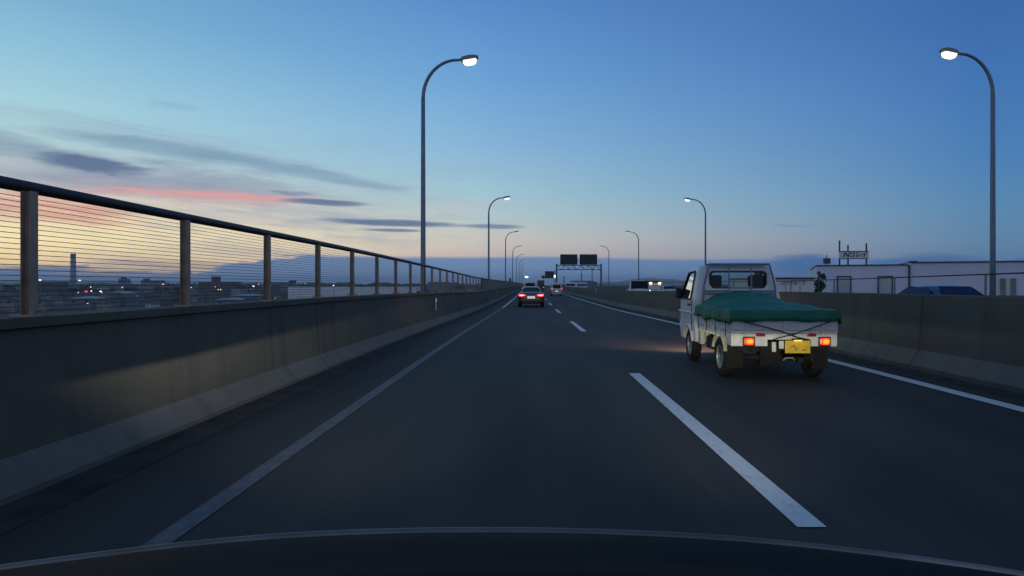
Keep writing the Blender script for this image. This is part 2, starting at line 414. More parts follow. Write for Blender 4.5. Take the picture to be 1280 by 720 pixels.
scr = thing('screen_fence', 'solid dull mauve panel fence on left wall, starting where the wire fence ends', 'fence', (fx, FE, fz0))
bm = BM(); prev = None
for y in [0.1 + 8 * i for i in range(60)]:
    yy = y + FE
    r = ring(bm, [(-0.02, y, zr(yy) + 0.01), (0.02, y, zr(yy) + 0.01), (0.02, y, zr(yy) + 0.82), (-0.02, y, zr(yy) + 0.82)])
    if prev: bridge(bm, prev, r)
    else: cap(bm, r)
    prev = r
cap(bm, prev); obj('panel', bm, M['panel'], scr)
bm = BM(); tube(bm, [(0, 0.06 + 8 * i, zr(FE + 0.06 + 8 * i) + 0.87) for i in range(60)], 0.045, 8); obj('top_rail', bm, M['rail'], scr, smooth=True)
bm = BM(); box(bm, 0.022, 0.07, -0.05, 0.05, 0, 0.82); p0 = obj('post', bm, M['post'], scr); p0.location = (0, 2, zr(FE + 2))
for i in range(1, 40):
    c = p0.copy(); C.objects.link(c); c.parent = scr; c.location = (0, 2 + 4 * i, zr(FE + 2 + 4 * i))

# thin rail fence on the far side wall
ff = thing('rail_fence', 'thin single-rail fence on far side wall in front of pale warehouse', 'fence', (16.95, 0, 1.0))
bm = BM(); tube(bm, [(0, y, 0.78 + zr(y)) for y in [5 + 5 * i for i in range(60)]], 0.03, 6); obj('top_rail', bm, M['rail'], ff, smooth=True)
bm = BM(); box(bm, -0.03, 0.03, -0.03, 0.03, 0, 0.76); p0 = obj('post', bm, M['galv'], ff); p0.location = (0, 6, zr(6))
for i in range(1, 24):
    c = p0.copy(); C.objects.link(c); c.parent = ff; c.location = (0, 6 + 6 * i, zr(6 + 6 * i))

# delineators on the walls
def delineator(x, y, z, rz, label):
    t = thing('delineator', label, 'reflector', (x, y, z + zr(y)), rz, 'small white reflectors on the walls')
    bm = BM(); box(bm, -0.05, 0.05, -0.012, 0.0, 0, 0.42); obj('plate', bm, M['wall_white'], t, bevel=0.008)
    bm = BM(); lathe = [(0, 0.0)]
    r0 = ring(bm, [(0.04 * math.cos(a), -0.02, 0.34 + 0.04 * math.sin(a)) for a in [2 * PI * i / 12 for i in range(12)]])
    r1 = ring(bm, [(0.045 * math.cos(a), -0.0125, 0.34 + 0.045 * math.sin(a)) for a in [2 * PI * i / 12 for i in range(12)]])
    bridge(bm, r0, r1); cap(bm, r0[::-1]); cap(bm, r1); obj('reflector_disc', bm, M['plate_lit'], t)
delineator(-3.262, 22, 0.5, PI / 2, 'pale upright reflector strip on the left wall under the wire fence')
delineator(6.058, 60, 0.72, -PI / 2, 'small white reflector on the median wall ahead of the truck, nearer one')
delineator(6.058, 95, 0.55, -PI / 2, 'small white reflector on the median wall, farther one by the silver van')
delineator(-3.262, 62, 0.5, PI / 2, 'small reflector strip on the left wall below the solid panels')

# ------------------------------------------------------------------ street lamps
def lamp_root(label):
    t = thing('street_lamp', label, 'street lamp', group='curved street lamps along the road')
    H = 10.02; R = 1.45; pr = 0.085
    bm = BM()
    tube(bm, [(0, 0, 0), (0, 0, 3), (0, 0, 6), (0, 0, H - R)], [0.105, 0.095, 0.085, 0.075], 12)
    tube(bm, [(0, 0, -0.02), (0, 0, 0.9)], 0.125, 12)
    obj('pole', bm, M['galv'], t, smooth=True)
    bm = BM()
    pts = [(0, 0, H - R - 0.05)] + [(1.3 * (1 - math.cos(a)), 0, H - R + R * math.sin(a)) for a in [PI / 2 * i / 10 for i in range(11)]]
    pts[-1] = (1.3, 0, H - 0.01)
    pts.append((1.5, 0, H + 0.02))
    tube(bm, pts, [0.073] + [0.07 - 0.002 * i for i in range(11)] + [0.045], 10); obj('arm', bm, M['galv'], t, smooth=True)
    # luminaire: tapered flat shell with a bulging lens underneath, tipped up a little
    hd = BM(); prev = None
    for x, w, za, zb in ((0, 0.07, -0.06, 0.07), (0.08, 0.13, -0.07, 0.11), (0.3, 0.17, -0.07, 0.13), (0.55, 0.16, -0.06, 0.11), (0.68, 0.10, -0.03, 0.06)):
        r = ring(hd, [(x, w * sx, z) for sx, z in ((-1, za), (-1, za + 0.04), (-0.7, zb * 0.85), (0, zb), (0.7, zb * 0.85), (1, za + 0.04), (1, za))])
        if prev: bridge(hd, prev, r)
        else: cap(hd, r)
        prev = r
    cap(hd, prev); h = obj('lamp_head', hd, M['lamp_body'], t, smooth=False, bevel=0.01)
    h.location = (1.42, 0, H + 0.0); h.rotation_euler = (0, -0.14, 0)
    ln = BM(); rs = []
    for s, dz in ((1.0, -0.062), (0.98, -0.12), (0.84, -0.20), (0.5, -0.245)):
        rs.append(ring(ln, [(0.34 + x * s, y * s, dz) for x, y in rrect(0.26, 0.145, 0.10)]))
    for a, b in zip(rs, rs[1:]): bridge(ln, a, b)
    cap(ln, rs[0]); cap(ln, rs[-1]); l = obj('lamp_lens', ln, M['lamp_glow'], h, smooth=True)
    return t
def lens_state(root, i):
    for h in root.children:
        for l in h.children:
            if l.name.startswith('lamp_lens'):
                l.material_slots[0].link = 'OBJECT'; l.material_slots[0].material = M['lamp_glow'] if i == 0 else M['lamp_mid'] if i == 1 else M['lamp_dim']
L0 = lamp_root('nearest lit curved street lamp, tallest one, behind the left wire fence')
L0.location = (-4.1, 24.4, zr(24) - 0.1)
ords = ['second', 'third', 'fourth', 'fifth', 'sixth', 'seventh', 'eighth']
for i in range(1, 8):
    c = copy_tree(L0); y = 24.4 + 39.2 * i + (-1.5 if i == 1 else 0)
    c.location = (-4.1, y, zr(y) - 0.1)
    lens_state(c, i)
    c['label'] = f'{ords[i-1]} curved street lamp from the camera along the left wall'
for i in range(0, 6):
    c = copy_tree(L0); y = 23.9 + 39.4 * i
    c.location = (17.15, y, zr(y) - 0.1); c.rotation_euler = (0, 0, PI)
    lens_state(c, i)
    if i == 0: c.rotation_euler = (0, 0, PI + 0.12)
    c['label'] = 'nearest lit curved street lamp at right, in front of the pale warehouse' if i == 0 else f'{ords[i-1]} curved street lamp from the camera beyond the oncoming lanes'

# little green sign by the third left lamp, and the lit board farther on
t = thing('road_sign', 'small green sign plate by a lamp pole above left panel fence', 'sign', (-3.38, 103.5, zr(103) + 1.1))
bm = BM(); tube(bm, [(0, 0, 0), (0, 0, 1.35)], 0.035, 8); obj('post', bm, M['galv'], t)
bm = BM(); box(bm, -0.19, 0.19, -0.05, -0.035, 0.78, 1.4); obj('plate', bm, M['green_sign'], t, bevel=0.006)
t = thing('lit_board', 'small bright bluish-white lit board on a post far ahead, above the white van', 'sign', (-3.4, 390, zr(390) + 1.1))
bm = BM(); tube(bm, [(0, 0, 0), (0, 0, 5.6)], 0.08, 8); tube(bm, [(0, 0, 5.2), (1.2, 0, 5.2)], 0.06, 8); obj('post', bm, M['galv'], t)
bm = BM(); box(bm, -0.3, 1.5, -0.12, -0.1, 4.75, 5.75); obj('lit_face', bm, M['glow_cool'], t)
bm = BM(); box(bm, -0.36, 1.56, -0.1, 0.1, 4.7, 5.8); obj('housing', bm, M['lamp_body'], t)

# ------------------------------------------------------------------ sign gantry over the oncoming lanes
GY = 156
def gantry(label, gy, xa, xb, zb, zt, parts):
    t = thing('sign_gantry', label, 'gantry', (xa, gy, zr(gy)))
    W = xb - xa
    for x in (0, W):
        bm = BM(); box(bm, x - 0.2, x + 0.2, -0.2, 0.2, 0, zt + 0.35); box(bm, x - 0.45, x + 0.45, -0.45, 0.45, 0, 0.12); obj('leg', bm, M['gantry'], t)
    bm = BM()
    for yy in (-0.45, 0.45):
        for z in (zb, zt): box(bm, 0.2, W - 0.2, yy - 0.08, yy + 0.08, z - 0.09, z + 0.09)
    n = max(4, int(W / 0.95)); s = (W - 0.4) / n
    for i in range(n):
        x0 = 0.2 + i * s
        a, b = (zb, zt) if i % 2 else (zt, zb)
        for yy in (-0.45, 0.45): tube(bm, [(x0, yy, a), (x0 + s, yy, b)], 0.055, 5)
        tube(bm, [(x0, -0.45, zb), (x0, 0.45, zb)], 0.04, 5); tube(bm, [(x0, -0.45, zt), (x0, 0.45, zt)], 0.04, 5)
    obj('truss', bm, M['gantry'], t)
    for x0, x1, z0, z1 in parts:
        bm = BM(); box(bm, x0 - xa, x1 - xa, -0.75, -0.35, z0, z1)
        b = obj('sign_box', bm, M['sign_back'], t, bevel=0.12)
        bm = BM()
        for i in range(3):
            xx = x0 - xa + (x1 - x0) * (0.2 + 0.3 * i); box(bm, xx - 0.06, xx + 0.06, -0.30, -0.2, zb - 0.1, z1 - 0.2)
        obj('bracket', bm, M['gantry'], b)
    return t
gz = zr(GY)
gantry('blue-grey truss gantry with two black sign boxes over the oncoming lanes', GY, 6.15, 16.95, 4.8 - gz, 5.85 - gz,
       [(7.0, 11.2, 6.0 - gz, 8.5 - gz), (11.7, 15.95, 6.0 - gz, 8.5 - gz)])
t = thing('road_sign', 'distant dark rectangular sign board with smaller board, left of the gantry', 'sign', (9.9, 300, zr(300)))
bm = BM(); box(bm, 0.9, 1.3, -0.2, 0.2, 0, 8.0); obj('post', bm, M['gantry'], t)
bm = BM(); box(bm, -3.5, 0.7, -0.5, -0.1, 4.6, 7.9); obj('sign_box', bm, M['sign_back'], t, bevel=0.08)
bm = BM(); box(bm, -5.0, -3.6, -0.45, -0.15, 4.5, 5.9); obj('small_board', bm, M['sign_back'], t, bevel=0.05)
bm = BM(); box(bm, 0.75, 1.35, -0.5, -0.25, 4.9, 6.1); obj('lamp', bm, M['glow_cool'], t)

# ------------------------------------------------------------------ wheels and generic vehicles
def wheel(parent, x, y, z, r, w, side):
    t = bpy.data.objects.new('wheel', None); C.objects.link(t); t.parent = parent; t.location = (x, y, z); t.empty_display_size = 0.1
    bm = BM(); h = w / 2
    rs = lathe_x(bm, [(-h * 0.86, r * 0.60), (-h, r * 0.78), (-h * 0.96, r * 0.93), (-h * 0.7, r), (0, r * 1.005), (h * 0.7, r), (h * 0.96, r * 0.93), (h, r * 0.78), (h * 0.86, r * 0.60)], 0, 0, 0, 28)
    bridge(bm, rs[-1], rs[0]); obj('tyre', bm, M['rubber'], t, smooth=True)
    bm = BM(); s = side
    rs = lathe_x(bm, [(s * h * 0.86, r * 0.62), (s * h * 0.92, r * 0.585), (s * h * 0.6, r * 0.53), (s * h * 0.35, r * 0.42), (s * h * 0.62, r * 0.30), (s * h * 0.7, r * 0.17), (s * h * 0.95, r * 0.14), (s * h * 0.98, r * 0.02)], 0, 0, 0, 28)
    cap(bm, rs[-1]); cap(bm, rs[0]); rim = obj('rim', bm, M['rim'], t, smooth=True)
    bm = BM()
    for k in range(8):
        a = 2 * PI * k / 8; cy, cz = r * 0.40 * math.cos(a), r * 0.40 * math.sin(a)
        q = ring(bm, [(s * h * 0.56, cy + 0.035 * r / 0.27 * math.cos(b), cz + 0.035 * r / 0.27 * math.sin(b)) for b in [2 * PI * i / 8 for i in range(8)]])
        cap(bm, q)
    obj('vent_hole', bm, M['dark_hole'], rim)
    return t

def loft_body(st):            # stations: (y, z_low, z_belt, z_top, half width low, belt, top)
    bm = BM(); prev = None
    for y, zl, zb, zt, wl, wb, wt in st:
        half = [(wl * 0.85, zl), (wl, zl + 0.06), (wb, (zl + zb) / 2 + 0.05), (wb * 0.985, zb), (wt, zt - 0.05 * min(1, (zt - zb) * 4)), (wt * 0.72, zt)]
        r = ring(bm, [(x, y, z) for x, z in half] + [(-x, y, z) for x, z in half[::-1]])
        if prev: bridge(bm, prev, r)
        else: cap(bm, r)
        prev = r
    cap(bm, prev); return bm
def quad_panel(pts, off, th=0.01):
    bm = BM(); pts = [Vector(p) for p in pts]; n = (pts[1] - pts[0]).cross(pts[2] - pts[0]).normalized()
    a = ring(bm, [p + n * off for p in pts]); b = ring(bm, [p + n * (off - th) for p in pts])
    bridge(bm, a, b); cap(bm, a); cap(bm, b[::-1]); return bm
def mirror_x(pts): return [(-x, y, z) for x, y, z in pts][::-1]

def sedan(label, loc, rotz, paint, tails, group=None, sc=1.0, name='car', head=False, gm=None):
    gm = gm or M['auto_glass']
    t = thing(name, label, 'car', loc, rotz, group)
    # local: rear at y=0, nose at y=4.6
    st = [(0.0, 0.36, 0.86, 0.90, 0.74, 0.80, 0.72), (0.06, 0.28, 0.92, 0.98, 0.80, 0.87, 0.78), (0.45, 0.22, 0.95, 1.03, 0.84, 0.91, 0.78), (0.62, 0.20, 0.95, 1.06, 0.85, 0.92, 0.72),
          (1.35, 0.20, 0.95, 1.36, 0.86, 0.92, 0.60), (1.8, 0.20, 0.95, 1.42, 0.86, 0.92, 0.60), (2.5, 0.20, 0.94, 1.42, 0.86, 0.92, 0.60), (2.85, 0.20, 0.93, 1.36, 0.86, 0.92, 0.61),
          (3.6, 0.20, 0.90, 0.99, 0.85, 0.91, 0.75), (4.3, 0.24, 0.80, 0.86, 0.80, 0.87, 0.70), (4.6, 0.34, 0.66, 0.70, 0.66, 0.74, 0.6)]
    b = obj('body', loft_body(st), paint, t, smooth=True, bevel=0)
    b.modifiers.new('sub', 'SUBSURF').levels = 1; b.modifiers['sub'].render_levels = 2
    rw = [(-0.62, 0.66, 1.06), (0.62, 0.66, 1.06), (0.52, 1.30, 1.34), (-0.52, 1.30, 1.34)]
    obj('rear_window', quad_panel(rw, 0.03), gm, t, bevel=0.003)
    ws = [(0.62, 3.5, 1.02), (-0.62, 3.5, 1.02), (-0.52, 2.92, 1.35), (0.52, 2.92, 1.35)]
    obj('windscreen', quad_panel(ws, 0.03), gm, t)
    for f in (1, -1):
        sd = [(-0.895 * 1, 3.2, 1.0), (-0.885, 0.95, 1.02), (-0.69, 1.45, 1.33), (-0.68, 2.75, 1.34)]
        pts = sd if f == 1 else mirror_x(sd)
        obj('side_window', quad_panel(pts, 0.02), gm, t)
    for s in (-1, 1):
        bm = BM(); prev = None
        for x, z0, z1, y in ((0.40, 0.80, 0.87, -0.012), (0.6, 0.76, 0.89, -0.012), (0.80, 0.74, 0.90, 0.02), (0.86, 0.76, 0.90, 0.16)):
            r = ring(bm, [(s * x, y - 0.015, z0), (s * x, y - 0.015, z1), (s * x * 0.98, y + 0.07, z1), (s * x * 0.98, y + 0.07, z0)])
            if prev: bridge(bm, prev, r)
            else: cap(bm, r)
            prev = r
        cap(bm, prev); tl = obj('tail_light', bm, M['tail_car'] if tails else M['reflector'], t)
        if tails:
            bm = BM(); box(bm, min(s * 0.5, s * 0.80), max(s * 0.5, s * 0.80), -0.045, -0.028, 0.79, 0.855); obj('bulb', bm, M['tail_hot'], tl)
        bm = BM(); box(bm, min(s * 0.52, s * 0.78), max(s * 0.52, s * 0.78), 4.42, 4.56, 0.60, 0.72); obj('headlight', bm, M['head_glow'] if head else M['clear_glass'], t, bevel=0.02)
        bm = BM(); box(bm, -0.11, 0.11, -0.06, 0.06, -0.07, 0.07); mm = obj('mirror', bm, paint, t, bevel=0.03); mm.location = (s * 1.0, 2.95, 1.0)
        for y in (0.98, 3.75): wheel(t, s * 0.80, y, 0.32, 0.32, 0.22, s)
    bm = BM(); box(bm, -0.26, 0.26, -0.045, -0.02, 0.60, 0.76); obj('licence_plate', bm, M['plate_lit'] if tails else M['wall_white'], t)
    bm = BM(); box(bm, -0.62, 0.62, -0.05, 0.03, 0.26, 0.42); obj('diffuser', bm, M['black'], t, bevel=0.02)
    bm = BM(); box(bm, -0.80, 0.80, -0.075, 0.02, 0.44, 0.50); obj('bumper_trim', bm, paint, t, bevel=0.02)
    t.scale = (sc, sc, sc)
    return t

def van(label, loc, rotz, paint, W=1.46, H=1.76, L=3.4, tails=True, head=False, name='van', cat='van', group=None, plate=True, low_glass=None):
    t = thing(name, label, cat, loc, rotz, group); hw = W / 2
    zg = low_glass or H * 0.56
    st = [(0.0, 0.32, zg, H - 0.07, hw * .95, hw * .97, hw * .84), (0.05, 0.25, zg, H - 0.02, hw * .98, hw, hw * .87), (0.5, 0.22, zg, H, hw * .98, hw, hw * .88), (L * .66, 0.22, zg, H, hw * .98, hw, hw * .88),
          (L * .74, 0.22, zg, H - .05, hw * .98, hw, hw * .87), (L * .90, 0.22, zg - .02, zg + .10, hw * .98, hw, hw * .86), (L * .98, 0.25, zg - .1, zg - .05, hw * .95, hw * .97, hw * .84), (L, 0.32, zg - .2, zg - .15, hw * .9, hw * .92, hw * .8)]
    b = obj('body', loft_body(st), paint, t, smooth=True)
    b.modifiers.new('sub', 'SUBSURF').levels = 1; b.modifiers['sub'].render_levels = 1
    bm = BM(); a = ring(bm, [(x, -0.012, z) for x, z in rrect(hw * .70, (H - .30 - zg) / 2, .06, 4, 0, (zg + .03 + H - .27) / 2)]); c = ring(bm, [(v.co.x, 0.05, v.co.z) for v in a])
    bridge(bm, a, c); cap(bm, a); cap(bm, c); obj('rear_window', bm, M['auto_glass'], t)
    ws = [(hw * .82, L * .895, zg + .10), (-hw * .82, L * .895, zg + .10), (-hw * .78, L * .75, H - .08), (hw * .78, L * .75, H - .08)]
    obj('windscreen', quad_panel(ws, 0.05), M['auto_glass'], t)
    for f in (1, -1):
        for ya, yb in ((L * .70, L * .42), (L * .40, L * .05)):
            sd = [(-hw * 1.0, ya, zg + .04), (-hw * 1.0, yb, zg + .04), (-hw * .90, yb, H - .13), (-hw * .90, ya, H - .13)]
            obj('side_window', quad_panel(sd if f == 1 else mirror_x(sd), 0.012), M['auto_glass'], t)
    for s in (-1, 1):
        bm = BM(); box(bm, min(s * hw * .84, s * hw * .985), max(s * hw * .84, s * hw * .985), -0.025, 0.06, zg - .12, zg + .04); tl = obj('tail_light', bm, M['tail_car'] if tails else M['reflector'], t, bevel=.015)
        bm = BM(); box(bm, min(s * hw * .55, s * hw * .88), max(s * hw * .55, s * hw * .88), L - .14, L + .0, zg - .32, zg - .18); obj('headlight', bm, M['head_glow'] if head else M['rim'], t, bevel=.02)
        bm = BM(); box(bm, -.08, .08, -.05, .05, -.1, .1); mm = obj('mirror', bm, paint, t, bevel=.03); mm.location = (s * (hw + .10), L * .8, zg + .06)
        for y in (L * .17, L * .82): wheel(t, s * (hw - .10), y, .29, .29, .18, s)
    if plate:
        bm = BM(); box(bm, -.17, .17, -.03, .01, .56, .70); obj('licence_plate', bm, M['plate_lit'], t)
    bm = BM(); box(bm, -hw * .95, hw * .95, -.05, .05, .27, .42); obj('bumper', bm, paint, t, bevel=.03)
    return t

# vehicles ahead
sedan('dark maroon sedan with lit red tail lights in our lane, nearest car ahead', (0.0, 44.0, zr(44.8)), 0, M['maroon'], True)
van('white van partly hidden behind the maroon sedan, black rear window', (-0.12, 80, zr(80)), 0, M['white_body'], 1.70, 2.0, 4.2, tails=False, low_glass=1.22)
van('silver boxy van with lit tail lights ahead in the right lane', (3.42, 86, zr(86)), 0, M['silver'], 1.46, 1.78, 3.4)
# far dark lorry in the right lane
def lorry(label, loc, rotz, boxm, cabm, W=2.1, H=2.9, L=6.0, head=False, marker=False):
    t = thing('lorry', label, 'lorry', loc, rotz); hw = W / 2
    bm = BM(); box(bm, -hw, hw, 0, L * .72, .85, H); obj('cargo_box', bm, boxm, t, bevel=.05)
    bm = BM(); prev = None
    for z, ya, yb, w in ((.4, L * .75, L, hw * .92), (1.2, L * .75, L, hw * .95), (1.35, L * .75, L * .99, hw * .94), (H - .45, L * .76, L * .93, hw * .86), (H - .3, L * .78, L * .90, hw * .75)):
        r = ring(bm, [(x, y, z) for x, y in rrect(w, (yb - ya) / 2, .1, 3, 0, (ya + yb) / 2)])
        if prev: bridge(bm, prev, r)
        else: cap(bm, r)
        prev = r
    cap(bm, prev); obj('cab', bm, cabm, t, smooth=False)
    obj('windscreen', quad_panel([(hw * .82, L * .985, 1.4), (-hw * .82, L * .985, 1.4), (-hw * .76, L * .935, H - .55), (hw * .76, L * .935, H - .55)], .02), M['auto_glass'], t)
    bm = BM(); box(bm, -hw * .5, hw * .5, .1, L * .95, .5, .84); obj('chassis', bm, M['under'], t)
    for s in (-1, 1):
        bm = BM(); box(bm, min(s * hw * .6, s * hw * .9), max(s * hw * .6, s * hw * .9), -.03, .05, .62, .78); obj('tail_light', bm, M['tail_car'], t)
        bm = BM(); box(bm, min(s * hw * .55, s * hw * .85), max(s * hw * .55, s * hw * .85), L - .06, L + .03, .62, .85); obj('headlight', bm, M['head_glow'] if head else M['rim'], t)
        if marker:
            bm = BM(); box(bm, min(s * hw * .45, s * hw * .8), max(s * hw * .45, s * hw * .8), L * .9, L * .945, H - .33, H - .2); obj('marker_light', bm, M['marker_glow'], t)
        for y in (L * .2, L * .86): wheel(t, s * (hw - .16), y, .36, .36, .26, s)
    return t
lorry('small dark box lorry far ahead between the lanes', (2.7, 180, zr(180)), 0, M['dark_paint'], M['dark_paint'], 2.0, 2.7, 5.5)
# oncoming traffic beyond the median
van('white minivan with big dark windscreen coming towards the camera past the median', (10.0, 60.5, zr(57)), PI - 0.12, M['white_body'], 1.85, 1.92, 4.7, tails=False, plate=False, low_glass=1.02)
sedan('pale car with dark windscreen just ahead of the truck cab, oncoming side', (15.2, 72.5, zr(70)), PI - 0.1, M['silver'], False)
lorry('oncoming white lorry with glowing orange and white front lights behind the minivan', (14.9, 80, zr(80)), PI - 0.08, M['brick_dark'], M['white_body'], 1.7, 2.0, 5.0, True, True)
sedan('low blue car at right edge beyond the median, below the warehouse', (13.4, 23.0, zr(20)), PI - 0.04, M['blue_paint'], False, sc=.95, gm=M['blue_glass'])
sedan('oncoming car with one bright headlight pair right of the silver van', (7.9, 154, zr(152)), PI, M['dark_paint'], False, head=True)
def coach(label, loc, rotz):
    t = thing('bus', label, 'bus', loc, rotz); W, H, L = 2.4, 2.0, 9.0; hw = W / 2
    bm = BM(); prev = None
    for y, s, zt in ((0, .93, H - .12), (.12, 1, H), (L - .5, 1, H), (L, .92, H - .25)):
        r = ring(bm, [(x * s, y, z) for x, z in ((-hw, .35), (-hw, 1.2), (-hw * .96, zt - .12), (-hw * .8, zt), (hw * .8, zt), (hw * .96, zt - .12), (hw, 1.2), (hw, .35))])
        if prev: bridge(bm, prev, r)
        else: cap(bm, r)
        prev = r
    cap(bm, prev); obj('body', bm, M['white_body'], t)
    for s in (-1, 1):
        bm = BM(); box(bm, min(s * hw * 1.004, s * hw * .99), max(s * hw * 1.004, s * hw * .99), .5, L - .8, 1.2, 1.62); obj('side_window', bm, M['auto_glass'], t)
        for y in (1.6, L - 1.6): wheel(t, s * (hw - .15), y, .42, .42, .28, s)
        bm = BM(); box(bm, min(s * .7, s * 1.05), max(s * .7, s * 1.05), L - .02, L + .04, .7, .9); obj('headlight', bm, M['head_glow'], t)
    obj('windscreen', quad_panel([(hw * .86, L, 1.2), (-hw * .86, L, 1.2), (-hw * .8, L - .02, H - .35), (hw * .8, L - .02, H - .35)], .03), M['auto_glass'], t)
    return t
coach('long low white bus beneath the gantry in the oncoming lanes', (11.2, 141, zr(138)), PI - 0.35)

# ------------------------------------------------------------------ the small pickup truck
TX, TY = 3.39, 8.6; YAW = math.radians(-1.2)
truck = thing('pickup_truck', 'small white flatbed truck with green covered load, nearest vehicle in right lane', 'truck', (TX, TY, 0), YAW)
# cab shell: levels (z, y_back, y_front, half width, corner radius)
def cab_loft(inset):
    bm = BM(); prev = None
    lv = [(0.36, 2.06, 3.28, 0.70, 0.07), (0.62, 2.04, 3.36, 0.715, 0.09), (0.80, 2.04, 3.37, 0.72, 0.10), (1.06, 2.04, 3.31, 0.715, 0.10), (1.12, 2.05, 3.27, 0.705, 0.10),
          (1.35, 2.08, 3.08, 0.665, 0.11), (1.52, 2.11, 2.93, 0.63, 0.12), (1.59, 2.14, 2.85, 0.605, 0.13), (1.635, 2.20, 2.76, 0.55, 0.13), (1.65, 2.28, 2.66, 0.46, 0.13)]
    if inset: lv = [(z if i else z + 0.1, a + inset, b - inset, w - inset, max(.03, r - inset)) for i, (z, a, b, w, r) in enumerate(lv[:-1])]
    for z, ya, yb, w, r in lv:
        q = ring(bm, [(x, y, z) for x, y in rrect(w, (yb - ya) / 2, r, 5, 0, (ya + yb) / 2)])
        if prev: bridge(bm, prev, q)
        else: cap(bm, q[::-1])
        prev = q
    cap(bm, prev); return bm
cab = obj('cab', cab_loft(0), M['white_body'], None)
cut = obj('cutter', cab_loft(0.035), M['white_body']); boolean(cab, cut)
bm = BM(); a = ring(bm, [(x, 1.8, z) for x, z in rrect(0.46, 0.14, 0.07, 5, 0.0, 1.385)]); b = ring(bm, [(v.co.x, 2.4, v.co.z) for v in a]); bridge(bm, a, b); cap(bm, a); cap(bm, b[::-1])
boolean(cab, obj('cutter', bm, M['white_body']))
def prism_x(poly, x0, x1):
    bm = BM(); a = ring(bm, [(x0, y, z) for y, z in poly]); b = ring(bm, [(x1, y, z) for y, z in poly]); bridge(bm, a, b); cap(bm, a); cap(bm, b[::-1])
    bmesh.ops.recalc_face_normals(bm, faces=bm.faces[:]); return bm
def prism_y(poly, y0, y1):
    bm = BM(); a = ring(bm, [(x, y0, z) for x, z in poly]); b = ring(bm, [(x, y1, z) for x, z in poly]); bridge(bm, a, b); cap(bm, a); cap(bm, b[::-1])
    bmesh.ops.recalc_face_normals(bm, faces=bm.faces[:]); return bm
side_poly = [(2.34, 1.06), (3.18, 1.06), (3.10, 1.16), (2.88, 1.46), (2.82, 1.52), (2.40, 1.54), (2.34, 1.49)]
boolean(cab, obj('cutter', prism_x(side_poly, -1, 1), M['white_body']))
boolean(cab, obj('cutter', prism_y([(-0.60, 1.12), (0.60, 1.12), (0.54, 1.53), (-0.54, 1.53)], 2.72, 3.6), M['white_body']))
# wheel arch through the front corners
arch = [(2.55 + .335 * math.cos(a), .27 + .335 * math.sin(a)) for a in [2 * PI * i / 28 for i in range(28)]]
boolean(cab, obj('cutter', prism_x(arch, -1, 1), M['white_body']))
cab.parent = truck
for p in cab.data.polygons: p.use_smooth = False
bv = cab.modifiers.new('bevel', 'BEVEL'); bv.width = 0.008; bv.segments = 2; bv.limit_method = 'ANGLE'; bv.angle_limit = math.radians(40)
# glazing
bm = BM(); a = ring(bm, [(x, 2.105, z) for x, z in rrect(0.465, 0.145, 0.07, 5, 0.0, 1.385)]); cap(bm, a); g = obj('rear_window', bm, M['clear_glass'], truck)
bm = BM(); o_ = rrect(0.475, 0.155, 0.075, 5, 0.0, 1.385); i_ = rrect(0.445, 0.125, 0.06, 5, 0.0, 1.385)
r = [ring(bm, [(x, y, z + 0.0) for x, z in pp]) for pp, y in ((o_, 2.075), (o_, 2.115), (i_, 2.115), (i_, 2.07))]
for q in range(4): bridge(bm, r[q], r[(q + 1) % 4])
obj('seal', bm, M['black'], g)
for s in (-1, 1):
    bm = BM(); cap(bm, ring(bm, [(s * (0.70 - (z - 1.12) * 0.18), y, z) for y, z in side_poly])); g = obj('side_window', bm, M['clear_glass'], truck)
    bm = BM(); n = len(side_poly); cy = sum(p[0] for p in side_poly) / n; cz = sum(p[1] for p in side_poly) / n
    pts = [(s * (0.712 - (z - 1.12) * 0.18), y + (cy - y) * 0.02, z + (cz - z) * 0.02) for y, z in side_poly]
    tube(bm, pts + [pts[0]], 0.016, 6, False); obj('seal', bm, M['black'], g)
bm = BM(); cap(bm, ring(bm, [(-0.60, 3.25, 1.12), (0.60, 3.25, 1.12), (0.54, 2.93, 1.53), (-0.54, 2.93, 1.53)])); obj('windscreen', bm, M['clear_glass'], truck)
# seats with headrests
for s in (-1, 1):
    bm = BM(); box(bm, s * .36 - .26, s * .36 + .26, 2.20, 2.32, .62, 1.26); box(bm, s * .36 - .25, s * .36 + .25, 2.3, 2.75, .55, .72)
    st_ = obj('seat', bm, M['seat'], truck, bevel=.03)
    bm = BM(); box(bm, s * .36 - .14, s * .36 + .14, 2.22, 2.30, 1.27, 1.47); obj('headrest', bm, M['seat'], st_, bevel=.035)
bm = BM(); box(bm, -.66, .66, 2.98, 3.22, .85, 1.06); obj('dashboard', bm, M['black'], truck, bevel=.03)
